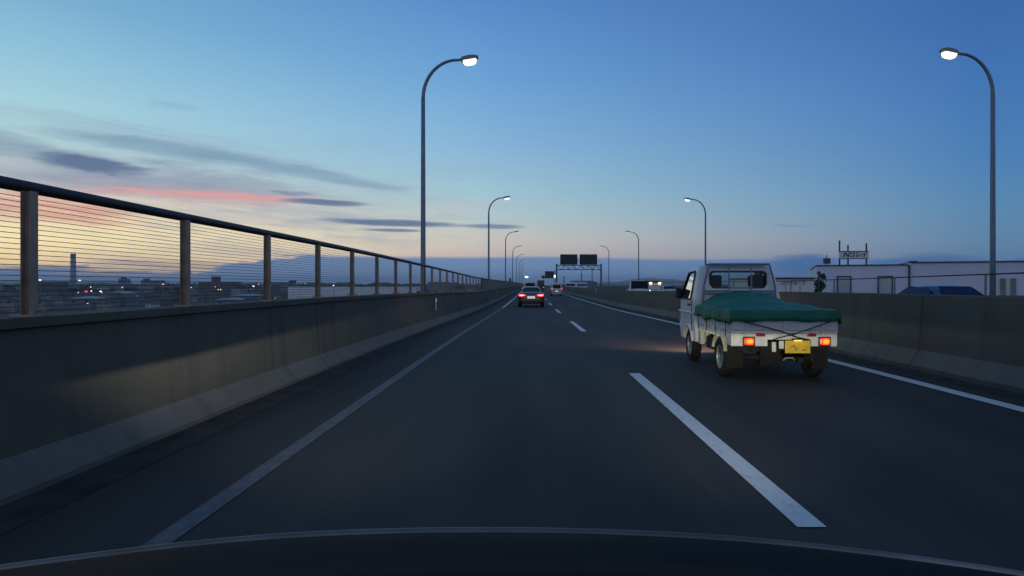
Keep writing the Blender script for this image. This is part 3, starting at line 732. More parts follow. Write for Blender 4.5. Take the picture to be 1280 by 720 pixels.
# door: shut lines, handle, trim stripe
for s in (-1, 1):
    bm = BM()
    pts = [(s * .722, 2.30, .46), (s * .7235, 2.28, .80), (s * .719, 2.28, 1.05)]
    tube(bm, pts, .006, 4); obj('door_gap', bm, M['black'], truck)
    bm = BM(); tube(bm, [(s * .722, 3.19, .66), (s * .7235, 3.21, .82), (s * .718, 3.19, 1.05)], .006, 4)
    obj('door_gap', bm, M['black'], truck)
    bm = BM(); box(bm, s * .73 - .012, s * .73 + .012, 2.38, 2.54, .95, .985); obj('door_handle', bm, M['black'], truck, bevel=.006)
    bm = BM(); box(bm, s * .728 - .012, s * .728 + .012, 2.10, 3.30, .822, .85); obj('trim_strip', bm, M['white_body'], truck, bevel=.008)
    # front arch flare and mudguard
    bm = BM(); pts = [(s * .722, 2.55 + .345 * math.cos(a), .27 + .345 * math.sin(a)) for a in [math.radians(d) for d in range(15, 166, 10)]]
    tube(bm, pts, .02, 6); obj('arch_lip', bm, M['white_body'], truck, smooth=True)
    bm = BM(); tube(bm, [(s * .69, 3.10, 1.09), (s * .74, 3.13, 1.11), (s * .77, 3.13, 1.12)], .012, 6)
    mr = obj('mirror_arm', bm, M['black'], truck)
    bm = BM(); box(bm, s * .765 - .055, s * .765 + .055, 3.08, 3.15, 1.06, 1.25); obj('mirror', bm, M['black'], mr, bevel=.03)
# floor pan and chassis
bm = BM(); box(bm, -.42, -.32, .08, 3.1, .40, .56); box(bm, .32, .42, .08, 3.1, .40, .56)
for y in (.1, .9, 1.5, 2.1): box(bm, -.6, .6, y, y + .07, .42, .54)
tube(bm, [(-.60, .65, .27), (.60, .65, .27)], .05, 10); box(bm, -.14, .14, .55, .76, .17, .38)
tube(bm, [(.22, .02, .30), (.22, 1.5, .30)], .045, 10)
obj('chassis', bm, M['under'], truck, bevel=.006)
bm = BM(); box(bm, -.62, -.30, 1.15, 1.72, .30, .50); obj('fuel_tank', bm, M['under'], truck, bevel=.04)
bm = BM(); box(bm, -.67, -.60, 1.86, 2.03, .34, .66); box(bm, -.602, -.50, 1.76, 2.0, .44, .58); obj('side_bracket', bm, M['cream'], truck, bevel=.012)
bm = BM(); box(bm, .60, .67, 1.86, 2.03, .34, .66); obj('side_bracket', bm, M['cream'], truck, bevel=.012)
bm = BM(); box(bm, -.60, -.36, 1.02, 1.12, .24, .44); box(bm, .36, .60, 1.02, 1.12, .24, .44)
obj('battery_box', bm, M['under'], truck, bevel=.01)
# bed floor and gates
BW = .705
bm = BM(); box(bm, -BW, BW, .03, 1.96, .60, .66)
for i in range(9): box(bm, -BW, BW, .1 + .21 * i, .15 + .21 * i, .565, .60)
obj('bed_floor', bm, M['white_dirty'], truck, bevel=.006)
def gate(name, x0, x1, y0, y1, along):
    bm = BM(); box(bm, x0, x1, y0, y1, .665, .955)
    if along == 'y':
        xo = x0 - .012 if x0 < 0 else x1
        for z in (.70, .80, .90): box(bm, xo, xo + .012, y0 + .04, y1 - .04, z - .015, z + .02)
        n = 5
        for i in range(n):
            yy = y0 + .12 + (y1 - y0 - .24) * i / (n - 1); box(bm, xo - .004, xo + .016, yy - .018, yy + .018, .66, .94)
    else:
        for z in (.71, .82, .92): box(bm, x0 + .04, x1 - .04, y0 - .012, y0, z - .015, z + .02)
        for i in range(3):
            xx = x0 + .2 + (x1 - x0 - .4) * i / 2; box(bm, xx - .02, xx + .02, y0 - .018, y0, .655, .945)
    return obj(name, bm, M['white_body'], truck, bevel=.005)
gate('side_gate', -BW, -BW + .03, .04, 1.95, 'y'); gate('side_gate', BW - .03, BW, .04, 1.95, 'y'); gate('tailgate', -BW, BW, 0.0, .03, 'x')
bm = BM(); box(bm, -BW + .035, BW - .035, 1.955, 1.985, .665, 1.0); obj('front_panel', bm, M['white_body'], truck, bevel=.004)
bm = BM()                                          # gate hooks and latch pins
for s in (-1, 1):
    box(bm, s * (BW + .012) - .012, s * (BW + .012) + .012, .03, .07, .86, .93)
    for y in (.35, .75, 1.15, 1.6): tube(bm, [(s * (BW + .006), y, .62), (s * (BW + .03), y, .60), (s * (BW + .03), y, .635)], .007, 5)
obj('hook', bm, M['white_dirty'], truck)
# guard frame behind the cab window
bm = BM()
for s in (-1, 1): tube(bm, [(s * .60, 2.0, .96), (s * .58, 2.005, 1.3), (s * .50, 2.02, 1.63)], .017, 8)
tube(bm, [(-.50, 2.02, 1.645), (.50, 2.02, 1.645)], .02, 8); 
for z in (1.165, 1.205): tube(bm, [(-.60, 2.0, z), (.60, 2.0, z)], .013, 8)
for x in (-.17, .20): tube(bm, [(x, 2.0, 1.16), (x, 2.02, 1.645)], .012, 8)
for x in (-.17, .20): box(bm, x - .025, x + .025, 1.98, 2.01, 1.11, 1.2)
obj('guard_frame', bm, M['galv'], truck, smooth=False)
bm = BM(); box(bm, -.52, .52, 2.10, 2.16, 1.628, 1.655); obj('roof_rib', bm, M['trim_dark'], truck, bevel=.006)
# rear beam with lights
bm = BM()
box(bm, -BW, -.22, .02, .06, .485, .655); box(bm, .36, BW, .02, .06, .485, .655); box(bm, -.22, .36, .021, .058, .575, .655)
a = ring(bm, [(-.22, .022, .575), (-.22, .022, .485), (-.16, .022, .575)]); 
obj('rear_beam', bm, M['white_dirty'], truck, bevel=.006)
for s in (-1, 1):
    bm = BM(); box(bm, -.5 * BW * 0 + (s * BW) - .02, s * BW + .02, .06, .55, .50, .60) if False else box(bm, s * .69 - .012, s * .69 + .012, .061, .30, .49, .62)
    obj('beam_return', bm, M['cream'], truck)
for s, cx in ((-1, -.475), (1, .53)):
    bm = BM(); box(bm, cx - .070, cx + .070, -.018, .02, .500, .603); tl = obj('tail_light', bm, M['tail_on'], truck, bevel=.02)
    bm = BM(); a = ring(bm, [(cx + .01 + x, -.021, .552 + z) for x, z in rrect(.030, .022, .02)]); b = ring(bm, [(cx + .01 + x * 1.3, -.0195, .552 + z * 1.3) for x, z in rrect(.030, .022, .02)])
    bridge(bm, a, b); cap(bm, a); obj('bulb', bm, M['tail_core'], tl)
    bm = BM(); a = ring(bm, [(cx + .006 + x, -.0192, .552 + z) for x, z in rrect(.052, .040, .034)]); b = ring(bm, [(cx + .006 + x * 1.1, -.0175, .552 + z * 1.1) for x, z in rrect(.052, .040, .034)])
    bridge(bm, a, b); cap(bm, a); obj('inner_lens', bm, M['tail_mid'], tl)
    bm = BM(); box(bm, cx - .082, cx + .082, -.008, .019, .488, .614); obj('bezel', bm, M['black'], tl, bevel=.01)
for cx in (-.32, .36):
    bm = BM(); box(bm, cx - .06, cx + .06, -.004, .018, .618, .655); obj('reflector', bm, M['reflector'], truck, bevel=.004)
# number plate with worn unreadable strokes, and its little lamp
bm = BM(); box(bm, .0, .335, -.016, -.006, .395, .565); pl = obj('licence_plate', bm, M['plate_y'], truck, bevel=.008)
bm = BM()
def stroke(x0, z0, x1, z1, w=.006): 
    d = Vector((x1 - x0, 0, z1 - z0)); n = Vector((-d.z, 0, d.x)).normalized() * w
    q = [bm.verts.new((x0 + n.x * k, -.0185, z0 + n.z * k)) for k in (-1, 1)] + [bm.verts.new((x1 + n.x * k, -.0185, z1 + n.z * k)) for k in (1, -1)]; bm.faces.new(q)
for s_ in ((.075, .487, .105, .492), (.105, .492, .125, .489), (.118, .480, .138, .462), (.138, .462, .165, .460), (.12, .50, .135, .503), (.262, .482, .275, .474), (.04, .462, .05, .458), (.22, .44, .285, .436), (.12, .437, .15, .434)): stroke(*s_)
obj('lettering', bm, M['plate_ink'], pl)
bm = BM(); box(bm, .10, .24, -.035, .02, .572, .592); lb = obj('plate_lamp', bm, M['black'], truck, bevel=.005)
bm = BM(); box(bm, .12, .22, -.032, -.005, .569, .5715); obj('bulb', bm, M['marker_glow'], lb)
# pale hanging flaps left of the plate, tow hook, mud flaps
bm = BM(); box(bm, -.17, -.115, -.005, .01, .41, .545); box(bm, -.075, -.01, -.004, .012, .455, .56); obj('hanging_tab', bm, M['white_dirty'], truck, bevel=.01)
bm = BM(); tube(bm, [(-.02, .0, .30), (.0, -.02, .33), (.10, -.02, .335), (.13, .0, .30)], .012, 6); obj('tow_hook', bm, M['rim'], truck)
for s in (-1, 1):
    bm = BM(); box(bm, s * .58 - .11, s * .58 + .11, .27, .28, .16, .50); obj('mud_flap', bm, M['rubber'], truck, bevel=.004)
    bm = BM(); pts = [(s * .62, .65 + .34 * math.cos(a), .27 + .34 * math.sin(a)) for a in [math.radians(d) for d in range(20, 161, 10)]]
    prev = None
    for p in pts:
        rr = ring(bm, [(p[0] - .10, p[1], p[2]), (p[0] + .07, p[1], p[2]), (p[0] + .07, p[1], p[2] + .01), (p[0] - .10, p[1], p[2] + .01)])
        if prev: bridge(bm, prev, rr)
        prev = rr
    obj('rear_mudguard', bm, M['cream'], truck)
    for y in (.65, 2.55): wheel(truck, s * .625, y, .275, .275, .155, s)
    bm = BM(); box(bm, s * .5 - .12, s * .5 + .12, 3.33, 3.375, .62, .78); obj('headlight', bm, M['head_glow'], truck, bevel=.03)

# tarpaulin over the load
def tarp_h(u, v):
    heap = math.exp(-((u + .16) / .42) ** 4) * sm(.25, 1.25, v) * .155 + math.exp(-((u - .30) / .38) ** 2) * .05 * sm(.2, 1.1, v)
    return .968 + .035 * math.cos(u / .72 * PI / 2) * sm(0, .3, v) + heap - .01 * math.sin(v * 9 + u * 5) * sm(0.05, .4, v) + .006 * math.sin(u * 17 + v * 4)
bm = BM(); nu, nv = 44, 44; grid = []
for j in range(nv + 1):
    row = []; 
    for i in range(nu + 1):
        a = -1 + 2 * i / nu; b = j / nv                    # unrolled cloth coordinates
        U = a * .92 if abs(a) < .72 else math.copysign(.735 + (abs(a) - .8) * .92, a) if abs(a) >= .79 else math.copysign(.70, a); V = -.175 + b * 2.145
        if abs(V + .02) < .0245: V = -.025
        drop = 0; x = U; y = V
        if abs(U) > .735: drop = abs(U) - .735; x = math.copysign(.735 + .008 * math.sin(V * 11) * drop / .15, U)
        if V < -.025: drop = max(drop, -.025 - V); y = -.030 - .008 * math.sin(U * 16)
        z = tarp_h(max(-.735, min(.735, U)), max(0, V)) - drop * (0.97 + .05 * math.sin(U * 7 + V * 6))
        if abs(U) > .735 and U < 0: z -= .10 * sm(.2, .0, V) * 0 
        row.append(bm.verts.new((x, y, z)))
    grid.append(row)
for j in range(nv):
    for i in range(nu): bm.faces.new((grid[j][i], grid[j][i + 1], grid[j + 1][i + 1], grid[j + 1][i]))
tp = obj('tarpaulin', bm, M['tarp'], None, smooth=True); tp.location = (TX, TY, 0); tp.rotation_euler = (0, 0, YAW)
tp.data.set_sharp_from_angle(angle=math.radians(38))
so = tp.modifiers.new('thick', 'SOLIDIFY'); so.thickness = .006; so.offset = 1
tag(tp, 'dark green tarpaulin stretched over the load in the small truck bed', 'tarpaulin')
def rope(pts, r, label, name='rope', group=None):
    bm = BM(); tube(bm, pts, r, 6); o = obj(name, bm, M['rope'], None, smooth=True); o.location = (TX, TY, 0); o.rotation_euler = (0, 0, YAW)
    tag(o, label, 'rope', group)
rope([(-.545, -.050, .815), (-.30, -.050, .755), (-.05, -.050, .685), (.14, -.046, .61), (.31, -.04, .575)], .0095, 'thick black rope slanting from the left tarpaulin corner down to the number plate')
rope([(.60, -.052, .83), (.36, -.046, .74), (.12, -.040, .655), (-.10, -.035, .60), (-.16, -.02, .575)], .007, 'thinner black rope slanting down from the right end of the tailgate')
for y in (.1, .62, 1.12, 1.62):
    rope([(-.766, y, .85), (-.756, y + .02, .74), (-.742, y + .06, .62)], .006, 'thin dark cord tying the tarpaulin edge to the left side gate of the truck', 'cord', 'cords on the left side gate')

# ------------------------------------------------------------------ the car that carries the camera
own = thing('car', 'dark bonnet and dashboard of the car carrying the camera, along the bottom edge', 'car', (0, 0, 0))
ed = [(-60, 712), (0, 702), (50, 695.5), (160, 681), (320, 663.5), (480, 656), (640, 654.5), (800, 658.5), (960, 668), (1120, 687), (1250, 705), (1320, 717)]
def edge(i, back=0.0, up=0.0):
    px, py = ed[i]; u = (px - 640) / 640; d = 1.27 - .07 * u * u - back
    d0 = d + back
    return Vector(((px - VX) * d0 / F, d, CAMZ - (py - HY) * d0 / F + up))
bm = BM(); rows = []
for back, up in ((-.06, -.12), (-.025, -.045), (0.012, -.012), (.03, -.004), (.12, .003), (.3, .012), (.6, .03), (.8, .05)):
    rows.append([bm.verts.new(edge(i, back, up)) for i in range(len(ed))])
for a, b in zip(rows[2:], rows[3:]):
    for i in range(len(ed) - 1): bm.faces.new((a[i], a[i + 1], b[i + 1], b[i]))
for v in rows[0] + rows[1]: bm.verts.remove(v)
hb = obj('bonnet', bm, M['bonnet'], own, smooth=True); hb.modifiers.new('sub', 'SUBSURF').render_levels = 2
bm = BM(); rows = []
for back, up in ((-.10, -.22), (-.05, -.10), (-.022, -.04), (-.008, -.014), (0.004, -.002), (.012, -.0045), (.016, -.02)):
    rows.append([bm.verts.new(edge(i, back, up)) for i in range(len(ed))])
for a, b in zip(rows, rows[1:]):
    for i in range(len(ed) - 1): bm.faces.new((a[i], a[i + 1], b[i + 1], b[i]))
he = obj('bonnet_lip', bm, M['bonnet_edge_sheen'], own, smooth=True); he.modifiers.new('sub', 'SUBSURF').render_levels = 2
bm = BM(); rows = []
dl = [(-120, 722), (0, 712), (150, 706), (300, 702), (450, 698.5), (600, 697), (760, 698), (920, 702), (1080, 707), (1280, 716), (1400, 724)]
for d, up in ((.47, -.05), (.455, -.012), (.44, 0.0), (.40, .002), (.15, .004), (0.0, .0)):
    rows.append([bm.verts.new(((px - VX) * .44 / F, d - .05 * ((px - 640) / 640) ** 2, CAMZ - (py - HY) * .44 / F + up)) for px, py in dl])
for a, b in zip(rows, rows[1:]):
    for i in range(len(dl) - 1): bm.faces.new((a[i], a[i + 1], b[i + 1], b[i]))
obj('dashboard', bm, M['dash'], own, smooth=True)
for s in (-1, 1):
    bm = BM(); box(bm, s * .62 - .16, s * .62 + .16, 1.50, 1.80, .5595, .568); box(bm, s * .62 - .16, s * .62 + .16, 1.49, 1.50, .45, .576); hl = obj('headlight', bm, M['black'], own)  # unseen lid and back plate, added to cut off the top of the beam
    ld = bpy.data.lights.new('headlight_beam', 'SPOT'); ld.energy = 2000; ld.color = (1.0, .92, .74); ld.spot_size = math.radians(76); ld.spot_blend = 1.0; ld.shadow_soft_size = .0022
    lo = bpy.data.objects.new('headlight_beam', ld); C.objects.link(lo); lo.parent = own; lo.location = (s * .62, 1.53, .556); lo.rotation_euler = (math.radians(113), 0, math.radians(-13 * s))
ld = bpy.data.lights.new('headlight_beam', 'SPOT'); ld.energy = 420; ld.color = (1.0, .60, .44); ld.spot_size = math.radians(120); ld.spot_blend = 1.0; ld.shadow_soft_size = .1
lo = bpy.data.objects.new('headlight_beam', ld); C.objects.link(lo); lo.parent = truck; lo.location = (0, 3.45, .68); lo.rotation_euler = (math.radians(86), 0, math.radians(10))

# ------------------------------------------------------------------ buildings beyond the far wall
GZ = -12.5
def fx_(px, d): return (px - VX) * d / F
def fz_(py, d): return CAMZ - (py - HY) * d / F
WR = math.radians(-22); WX, WY = fx_(1020.5, 92), 92
def wu(px, dep=0):                                 # distance along the facade at which it shows at photo column px
    A = (px - VX) / F; return (A * WY - WX) / (math.cos(WR) - A * math.sin(WR))
def wz(px, py): return fz_(py, WY + wu(px) * math.sin(WR)) - GZ
w1 = thing('warehouse', 'pale mauve warehouse with grey shutters under the rooftop billboard', 'warehouse', (WX, WY, GZ), WR)
U1 = wu(1135.5); T1 = wz(1080, 332)
bm = BM(); box(bm, 0, U1, 0, 30, 0, T1); obj('wall', bm, M['wall_pale'], w1)
bm = BM(); box(bm, -.1, U1, -.25, 30.2, T1, T1 + .14); obj('roof_edge', bm, M['trim_dark'], w1)
for xa, xb in ((1047, 1063), (1098, 1115)):
    bm = BM(); box(bm, wu(xa), wu(xb), -.12, -.02, wz(1080, 376), wz(xa, 345.8)); f = obj('shutter', bm, M['shutter'], w1)
    bm = BM(); a, b, zt = wu(xa), wu(xb), wz(xa, 345.8)
    box(bm, a - .1, a + .06, -.2, -.005, wz(1080, 376), zt + .1); box(bm, b - .06, b + .1, -.2, -.005, wz(1080, 376), zt + .1); box(bm, a + .06, b - .06, -.2, -.13, zt - .06, zt + .1)
    obj('frame', bm, M['trim_dark'], f)
w2 = thing('warehouse', 'taller pale warehouse at right edge behind the near right lamp', 'warehouse', (WX, WY, GZ), WR)
U2 = wu(1137.6); U3 = wu(1400); T2 = wz(1200, 328)
bm = BM(); box(bm, U2, U3, 0.02, 32, 0, T2); obj('wall', bm, M['wall_pale_b'], w2)
bm = BM(); box(bm, U2, U3, -.25, 32.2, T2, T2 + .14); obj('roof_edge', bm, M['trim_dark'], w2)
bm = BM(); box(bm, wu(1135.3), U2, -.2, .4, 0, T2 - .3); obj('downpipe', bm, M['trim_dark'], w2)
bm = BM(); box(bm, wu(1139), wu(1149), 1, 3, T2 + .14, T2 + .3); obj('roof_vent', bm, M['trim_dark'], w2)
for px in (1250, 1263):
    bm = BM(); box(bm, wu(px), wu(px + 7), -.1, -.02, wz(px, 376), wz(px, 348)); obj('shutter', bm, M['wall_beige'], w2)
# low building with lettering
d = 74
lb_ = thing('low_building', 'low white building with dark eave and dark lettering behind the truck', 'building', (0, d, GZ))
bm = BM(); box(bm, fx_(960, d), fx_(1017.5, d), 0, 14, 0, fz_(348.5, d) - GZ); obj('wall', bm, M['wall_white'], lb_)
bm = BM(); box(bm, fx_(958, d), fx_(1019, d), -.3, 14.3, fz_(348.5, d) - GZ, fz_(346.8, d) - GZ); obj('roof', bm, M['trim_dark'], lb_)
for px in (981.5, 999.5):
    bm = BM(); box(bm, fx_(px, d), fx_(px + 1.2, d), -.05, -.01, fz_(370, d) - GZ, fz_(356.5, d) - GZ); obj('panel_joint', bm, M['shutter'], lb_)
text_mesh('lettering', 'ロジグループ', .60, M['ink'], lb_, (fx_(991.5, d), -.04, fz_(353.8, d) - GZ), sx=.78)
# rooftop billboard
d = 93
bb = thing('billboard', 'white rooftop billboard with dark slanted lettering on pale warehouse roof', 'billboard', (0, d, (T1 + .14 + GZ)))
z0 = (T1 + .14 + GZ)
bm = BM(); box(bm, fx_(1049, d), fx_(1085, d), -.15, .15, fz_(323.0, d) - z0, fz_(314.6, d) - z0); obj('board', bm, M['board'], bb)
bm = BM()
for px, pt in ((1050.4, 300.5), (1061, 306), (1084, 304)):
    box(bm, fx_(px, d) - .085, fx_(px, d) + .085, .16, .32, -.02, fz_(pt, d) - z0)
for py in (314.2, 323.4): box(bm, fx_(1049, d), fx_(1085, d), -.2, .2, fz_(py, d) - z0 - .05, fz_(py, d) - z0 + .05)
obj('post', bm, M['trim_dark'], bb)
text_mesh('lettering', 'N', 1.0, M['ink'], bb, (fx_(1056.5, d), -.17, fz_(318.7, d) - z0), sx=1.25, shear=.3, depth=.015)
text_mesh('lettering', 'コレイ', .84, M['ink'], bb, (fx_(1071.5, d), -.17, fz_(318.7, d) - z0), sx=1.05, shear=.25, depth=.015)
t = thing('roof_tank', 'small dark box on a short mast on warehouse roof, left of the billboard', 'tank', (fx_(1033.5, d), d, z0 - .03))
bm = BM(); box(bm, -.42, .42, -.3, .3, .25, 1.05); obj('tank', bm, M['trim_dark'], t, bevel=.04)
bm = BM(); tube(bm, [(0, 0, 0), (0, 0, 1.5)], .06, 6); obj('mast', bm, M['trim_dark'], t)
t = thing('utility_pole', 'dark pole with a box beside the low white building', 'pole', (fx_(1023.6, 80), 80, GZ))
bm = BM(); tube(bm, [(0, 0, 0), (0, 0, fz_(339, 80) - GZ)], .12, 8); obj('pole', bm, M['trim_dark'], t)
bm = BM(); tube(bm, [(0, 0, fz_(343, 80) - GZ), (0, 0, fz_(340, 80) - GZ)], .25, 8); obj('transformer', bm, M['trim_dark'], t)

def crown(parent, h0, h1, rx, n=500, leaf=.22, seed=1):
    rnd = random.Random(seed); bm = BM(); clumps = []
    for _ in range(14):
        a = rnd.uniform(0, 2 * PI); zz = rnd.uniform(h0, h1); tt = (zz - h0) / (h1 - h0); rr = rx * (1 - abs(tt - .4) * 1.1) * math.sqrt(rnd.random())
        clumps.append((Vector((rr * math.cos(a), rr * math.sin(a), zz)), rx * rnd.uniform(.22, .42)))
    for _ in range(n):
        c, r = rnd.choice(clumps)
        p = c + Vector((rnd.gauss(0, .5), rnd.gauss(0, .5), rnd.gauss(0, .5))) * r
        u = Vector((rnd.uniform(-1, 1), rnd.uniform(-1, 1), rnd.uniform(-1, 1))).normalized(); w = u.orthogonal().normalized()
        s = leaf * rnd.uniform(.6, 1.4)
        bm.faces.new([bm.verts.new(p + u * s), bm.verts.new(p + w * s * .6), bm.verts.new(p - u * s), bm.verts.new(p - w * s * .6)])
    return obj('crown', bm, M['leaf'], parent)
def tree(label, loc, H, rx, seed, group=None, n=900, leaf=.3):
    t = thing('tree', label, 'tree', loc, 0, group)
    bm = BM(); tube(bm, [(0, 0, 0), (.1, .05, H * .3), (0, .1, H * .6), (.05, 0, H * .9)], [.28, .22, .15, .05], 8)
    for k in range(5):
        a = k * 1.3; tube(bm, [(0, 0, H * (.35 + .08 * k)), (rx * .6 * math.cos(a), rx * .6 * math.sin(a), H * (.55 + .08 * k))], [.09, .03], 5)
    obj('trunk', bm, M['bark'], t); crown(t, H * .3, H, rx, n, leaf, seed); return t
tree('dark bushy tree squeezed between low white building and warehouse', (fx_(1023.5, 83), 82.5, GZ), fz_(345, 82) - GZ, 1.1, 3, n=1600, leaf=.22)
# dark roofed building behind the gantry
d = 520
t = thing('low_building', 'long dark roofed building behind the gantry legs', 'building', (0, d, GZ))
bm = BM(); box(bm, fx_(712, d), fx_(746, d), 0, 20, 0, fz_(354.0, d) - GZ); obj('wall', bm, M['wall_grey'], t)
bm = BM(); a = ring(bm, [(fx_(709, d), -1, fz_(354, d) - GZ), (fx_(749, d), -1, fz_(354, d) - GZ), (fx_(749, d), 21, fz_(354, d) - GZ), (fx_(709, d), 21, fz_(354, d) - GZ)])
b = ring(bm, [(fx_(716, d), 8, fz_(350.8, d) - GZ), (fx_(742, d), 8, fz_(350.8, d) - GZ), (fx_(742, d), 12, fz_(350.8, d) - GZ), (fx_(716, d), 12, fz_(350.8, d) - GZ)])
bridge(bm, a, b); cap(bm, a[::-1]); cap(bm, b); obj('roof', bm, M['brick_dark'], t)
# masts behind the gantry
for px, pt, r, lab in ((727, 342, .5, 'thick dark distant tower seen under the gantry truss'), (740.5, 336, .18, 'thin distant mast under the right half of the gantry'), (705, 346, .45, 'short dark distant tower under the left end of the gantry')):
    d = 480; t = thing('mast', lab, 'mast', (fx_(px, d), d, GZ))
    bm = BM(); tube(bm, [(0, 0, 0), (0, 0, fz_(pt, d) - GZ)], [r * 1.1, r * .8], 8); obj('shaft', bm, M['gantry'], t)
    bm = BM(); box(bm, -r * 1.5, r * 1.5, -.3, .3, fz_(pt, d) - GZ - .6, fz_(pt, d) - GZ); obj('head', bm, M['gantry'], t)

# ------------------------------------------------------------------ the city on the left
def house_proto(wm, rm, w, l, h, rh):
    t = thing('house', 'small dark house in the distant town beyond the wire fence', 'house', (0, 0, GZ), 0, 'houses of the town beyond the wire fence')
    bm = BM(); box(bm, -w, w, -l, l, 0, h); obj('wall', bm, wm, t)
    bm = BM(); e = .5
    a = [(-w - e, -l - e, h), (w + e, -l - e, h), (w + e, l + e, h), (-w - e, l + e, h), (0, -l * .5 - e, h + rh), (0, l * .5 + e, h + rh)]
    v = [bm.verts.new(p) for p in a]
    for f in ((0, 1, 4), (1, 2, 5, 4), (2, 3, 5), (3, 0, 4, 5), (3, 2, 1, 0)): bm.faces.new([v[i] for i in f])
    obj('roof', bm, rm, t)
    for s in (-1, 1):
        z = 3.6 if h > 5 else 1.0
        bm = BM(); box(bm, s * w * .5 - .8, s * w * .5 + .8, -l - .04, -l - .01, z, z + 1.2); obj('window', bm, M['window'], t)
    return t
protos = [house_proto(M['wall_beige'], M['roof_slate'], 4.2, 5.0, 5.6, 2.2), house_proto(M['wall_grey'], M['roof_brown'], 5.0, 4.2, 5.4, 2.4), house_proto(M['brick_dark'], M['roof_slate'], 3.8, 4.4, 6.0, 1.6),
          house_proto(M['wall_white'], M['roof_slate'], 5, 6, 3.2, 1.6), house_proto(M['wall_grey'], M['roof_pale'], 6, 9, 5.5, 1.2)]
labs = ['small beige house with a slate roof in the dim town beyond the wire fence', 'small grey house with a brown roof in the dim town beyond the wire fence', 'small brown house with a low slate roof in the dim town beyond the wire fence',
        'single storey white house in the dim town beyond the wire fence', 'long grey shed with a pale roof in the dim town beyond the wire fence']
used = [False] * 5; placed = []
rnd = random.Random(11)
cnt = 0
tries = 0
while cnt < 170 and tries < 6000:
    tries += 1
    px = rnd.uniform(-40, 600); d = 330 * (3.6 ** rnd.random())
    p = P(px, 0, d); x, y = p.x, p.y
    if any((x - a) ** 2 + (y - b) ** 2 < 15 ** 2 for a, b in placed): continue
    if abs(px - 415) < 75 and 330 < d < 520: continue
    placed.append((x, y)); i = rnd.choices(range(5), (5, 4, 4, 1.2, 2))[0]
    h = protos[i] if not used[i] else copy_tree(protos[i]); used[i] = True
    s = rnd.uniform(.7, 1.05); h.location = (x, y, GZ); h.rotation_euler = (0, 0, rnd.uniform(-.5, .5) + (PI / 2 if rnd.random() < .5 else 0)); h.scale = (s, s, s * rnd.uniform(.9, 1.15))
    h['label'] = labs[i]; h['group'] = ['beige town houses', 'grey town houses', 'brown town houses', 'white town houses', 'town sheds'][i] + ' beyond the wire fence'
    cnt += 1
def block(name, label, px0, px1, top, d, wm, depth=18, roofbox=None, lit=(), bands=0, cat='building'):
    t = thing(name, label, cat, (0, d, GZ)); x0, x1 = fx_(px0, d), fx_(px1, d); h = fz_(top, d) - GZ
    bm = BM(); box(bm, x0, x1, 0, depth, 0, h); w = obj('wall', bm, wm, t)
    bm = BM(); box(bm, x0 - .3, x1 + .3, -.3, depth + .3, h, h + .7); obj('parapet', bm, M['roof_slate'], t)
    for b in range(bands):
        z = h - 2.8 - 3.3 * b
        bm = BM(); n = max(3, int((x1 - x0) / 4))
        for i in range(n):
            a = x0 + (x1 - x0) * (i + .2) / n; box(bm, a, a + (x1 - x0) * .6 / n, -.06, -.01, z, z + 1.5)
        obj('window_row', bm, M['window'], t)
    if roofbox:
        a, b, tp_ = roofbox; bm = BM(); box(bm, fx_(a, d), fx_(b, d), 2, 8, h + .7, fz_(tp_, d) - GZ); obj('penthouse', bm, M['roof_slate'], t)
    for a, b in lit:
        bm = BM(); x = fx_(a, d); z = fz_(b, d) - GZ; box(bm, x - .45, x + .45, -.1, -.03, z - .4, z + .4); obj('lit_window', bm, M['window_lit'], t)
    return t
block('office_block', 'dark flat-roofed block with a square penthouse and two lit windows', 248, 289, 353, 640, M['brick_dark'], roofbox=(263, 271, 345.5), lit=((273, 362), (276, 362)), bands=3)
block('white_hall', 'long pale blank hall just beyond the fence rail, mid left', 360, 520, 358, 430, M['wall_white'], 30)
block('brown_block', 'broad dark brown block at far left beyond the fence', 29, 65, 353, 520, M['brick_dark'], bands=2)
block('apartment_block', 'slim dark block standing right of the tall chimney', 148, 156.5, 349, 900, M['wall_grey'], 12, roofbox=(150, 154, 346.5), bands=4)
block('apartment_block', 'wide grey block between chimney and penthouse block', 176, 197, 351, 1000, M['wall_grey'], 20, roofbox=(178, 184, 348), bands=3)
block('apartment_block', 'grey block with dark rooftop box just left of the pale hall', 338, 362, 353.5, 760, M['wall_grey'], 20, roofbox=(360, 367.5, 350.5), bands=2)
block('apartment_block', 'low wide block with a lit roofline left of the pale hall', 318, 342, 357, 600, M['brick_dark'], 16, lit=((328, 356.3), (331, 356.1), (335, 356.3), (339, 356.8)))
block('apartment_block', 'distant slab near the left end, before the chimney', 66, 84, 352.5, 1100, M['wall_grey'], 18, bands=2)
block('apartment_block', 'distant low slab right of the penthouse block', 289, 300, 361, 600, M['roof_pale'], 18)
block('apartment_block', 'far low block behind fence posts right of the pale hall', 421, 440, 353.5, 1000, M['wall_grey'], 18, bands=2)
block('apartment_block', 'far flat block behind the fence near the left lamp pole', 535, 560, 352.8, 1100, M['wall_grey'], 18, bands=2)
d = 1250
t = thing('chimney_stack', 'tall pale concrete chimney stack on left horizon behind the wires', 'chimney', (fx_(91.5, d), d, GZ))
H = fz_(317, d) - GZ
bm = BM(); tube(bm, [(0, 0, 0), (0, 0, H * .4), (0, 0, H - 6)], [6.2, 5.0, 4.4], 20); obj('shaft', bm, M['stack'], t, smooth=True)
bm = BM(); tube(bm, [(0, 0, H - 6), (0, 0, H)], 4.6, 20); obj('cap_ring', bm, M['trim_dark'], t, smooth=True)
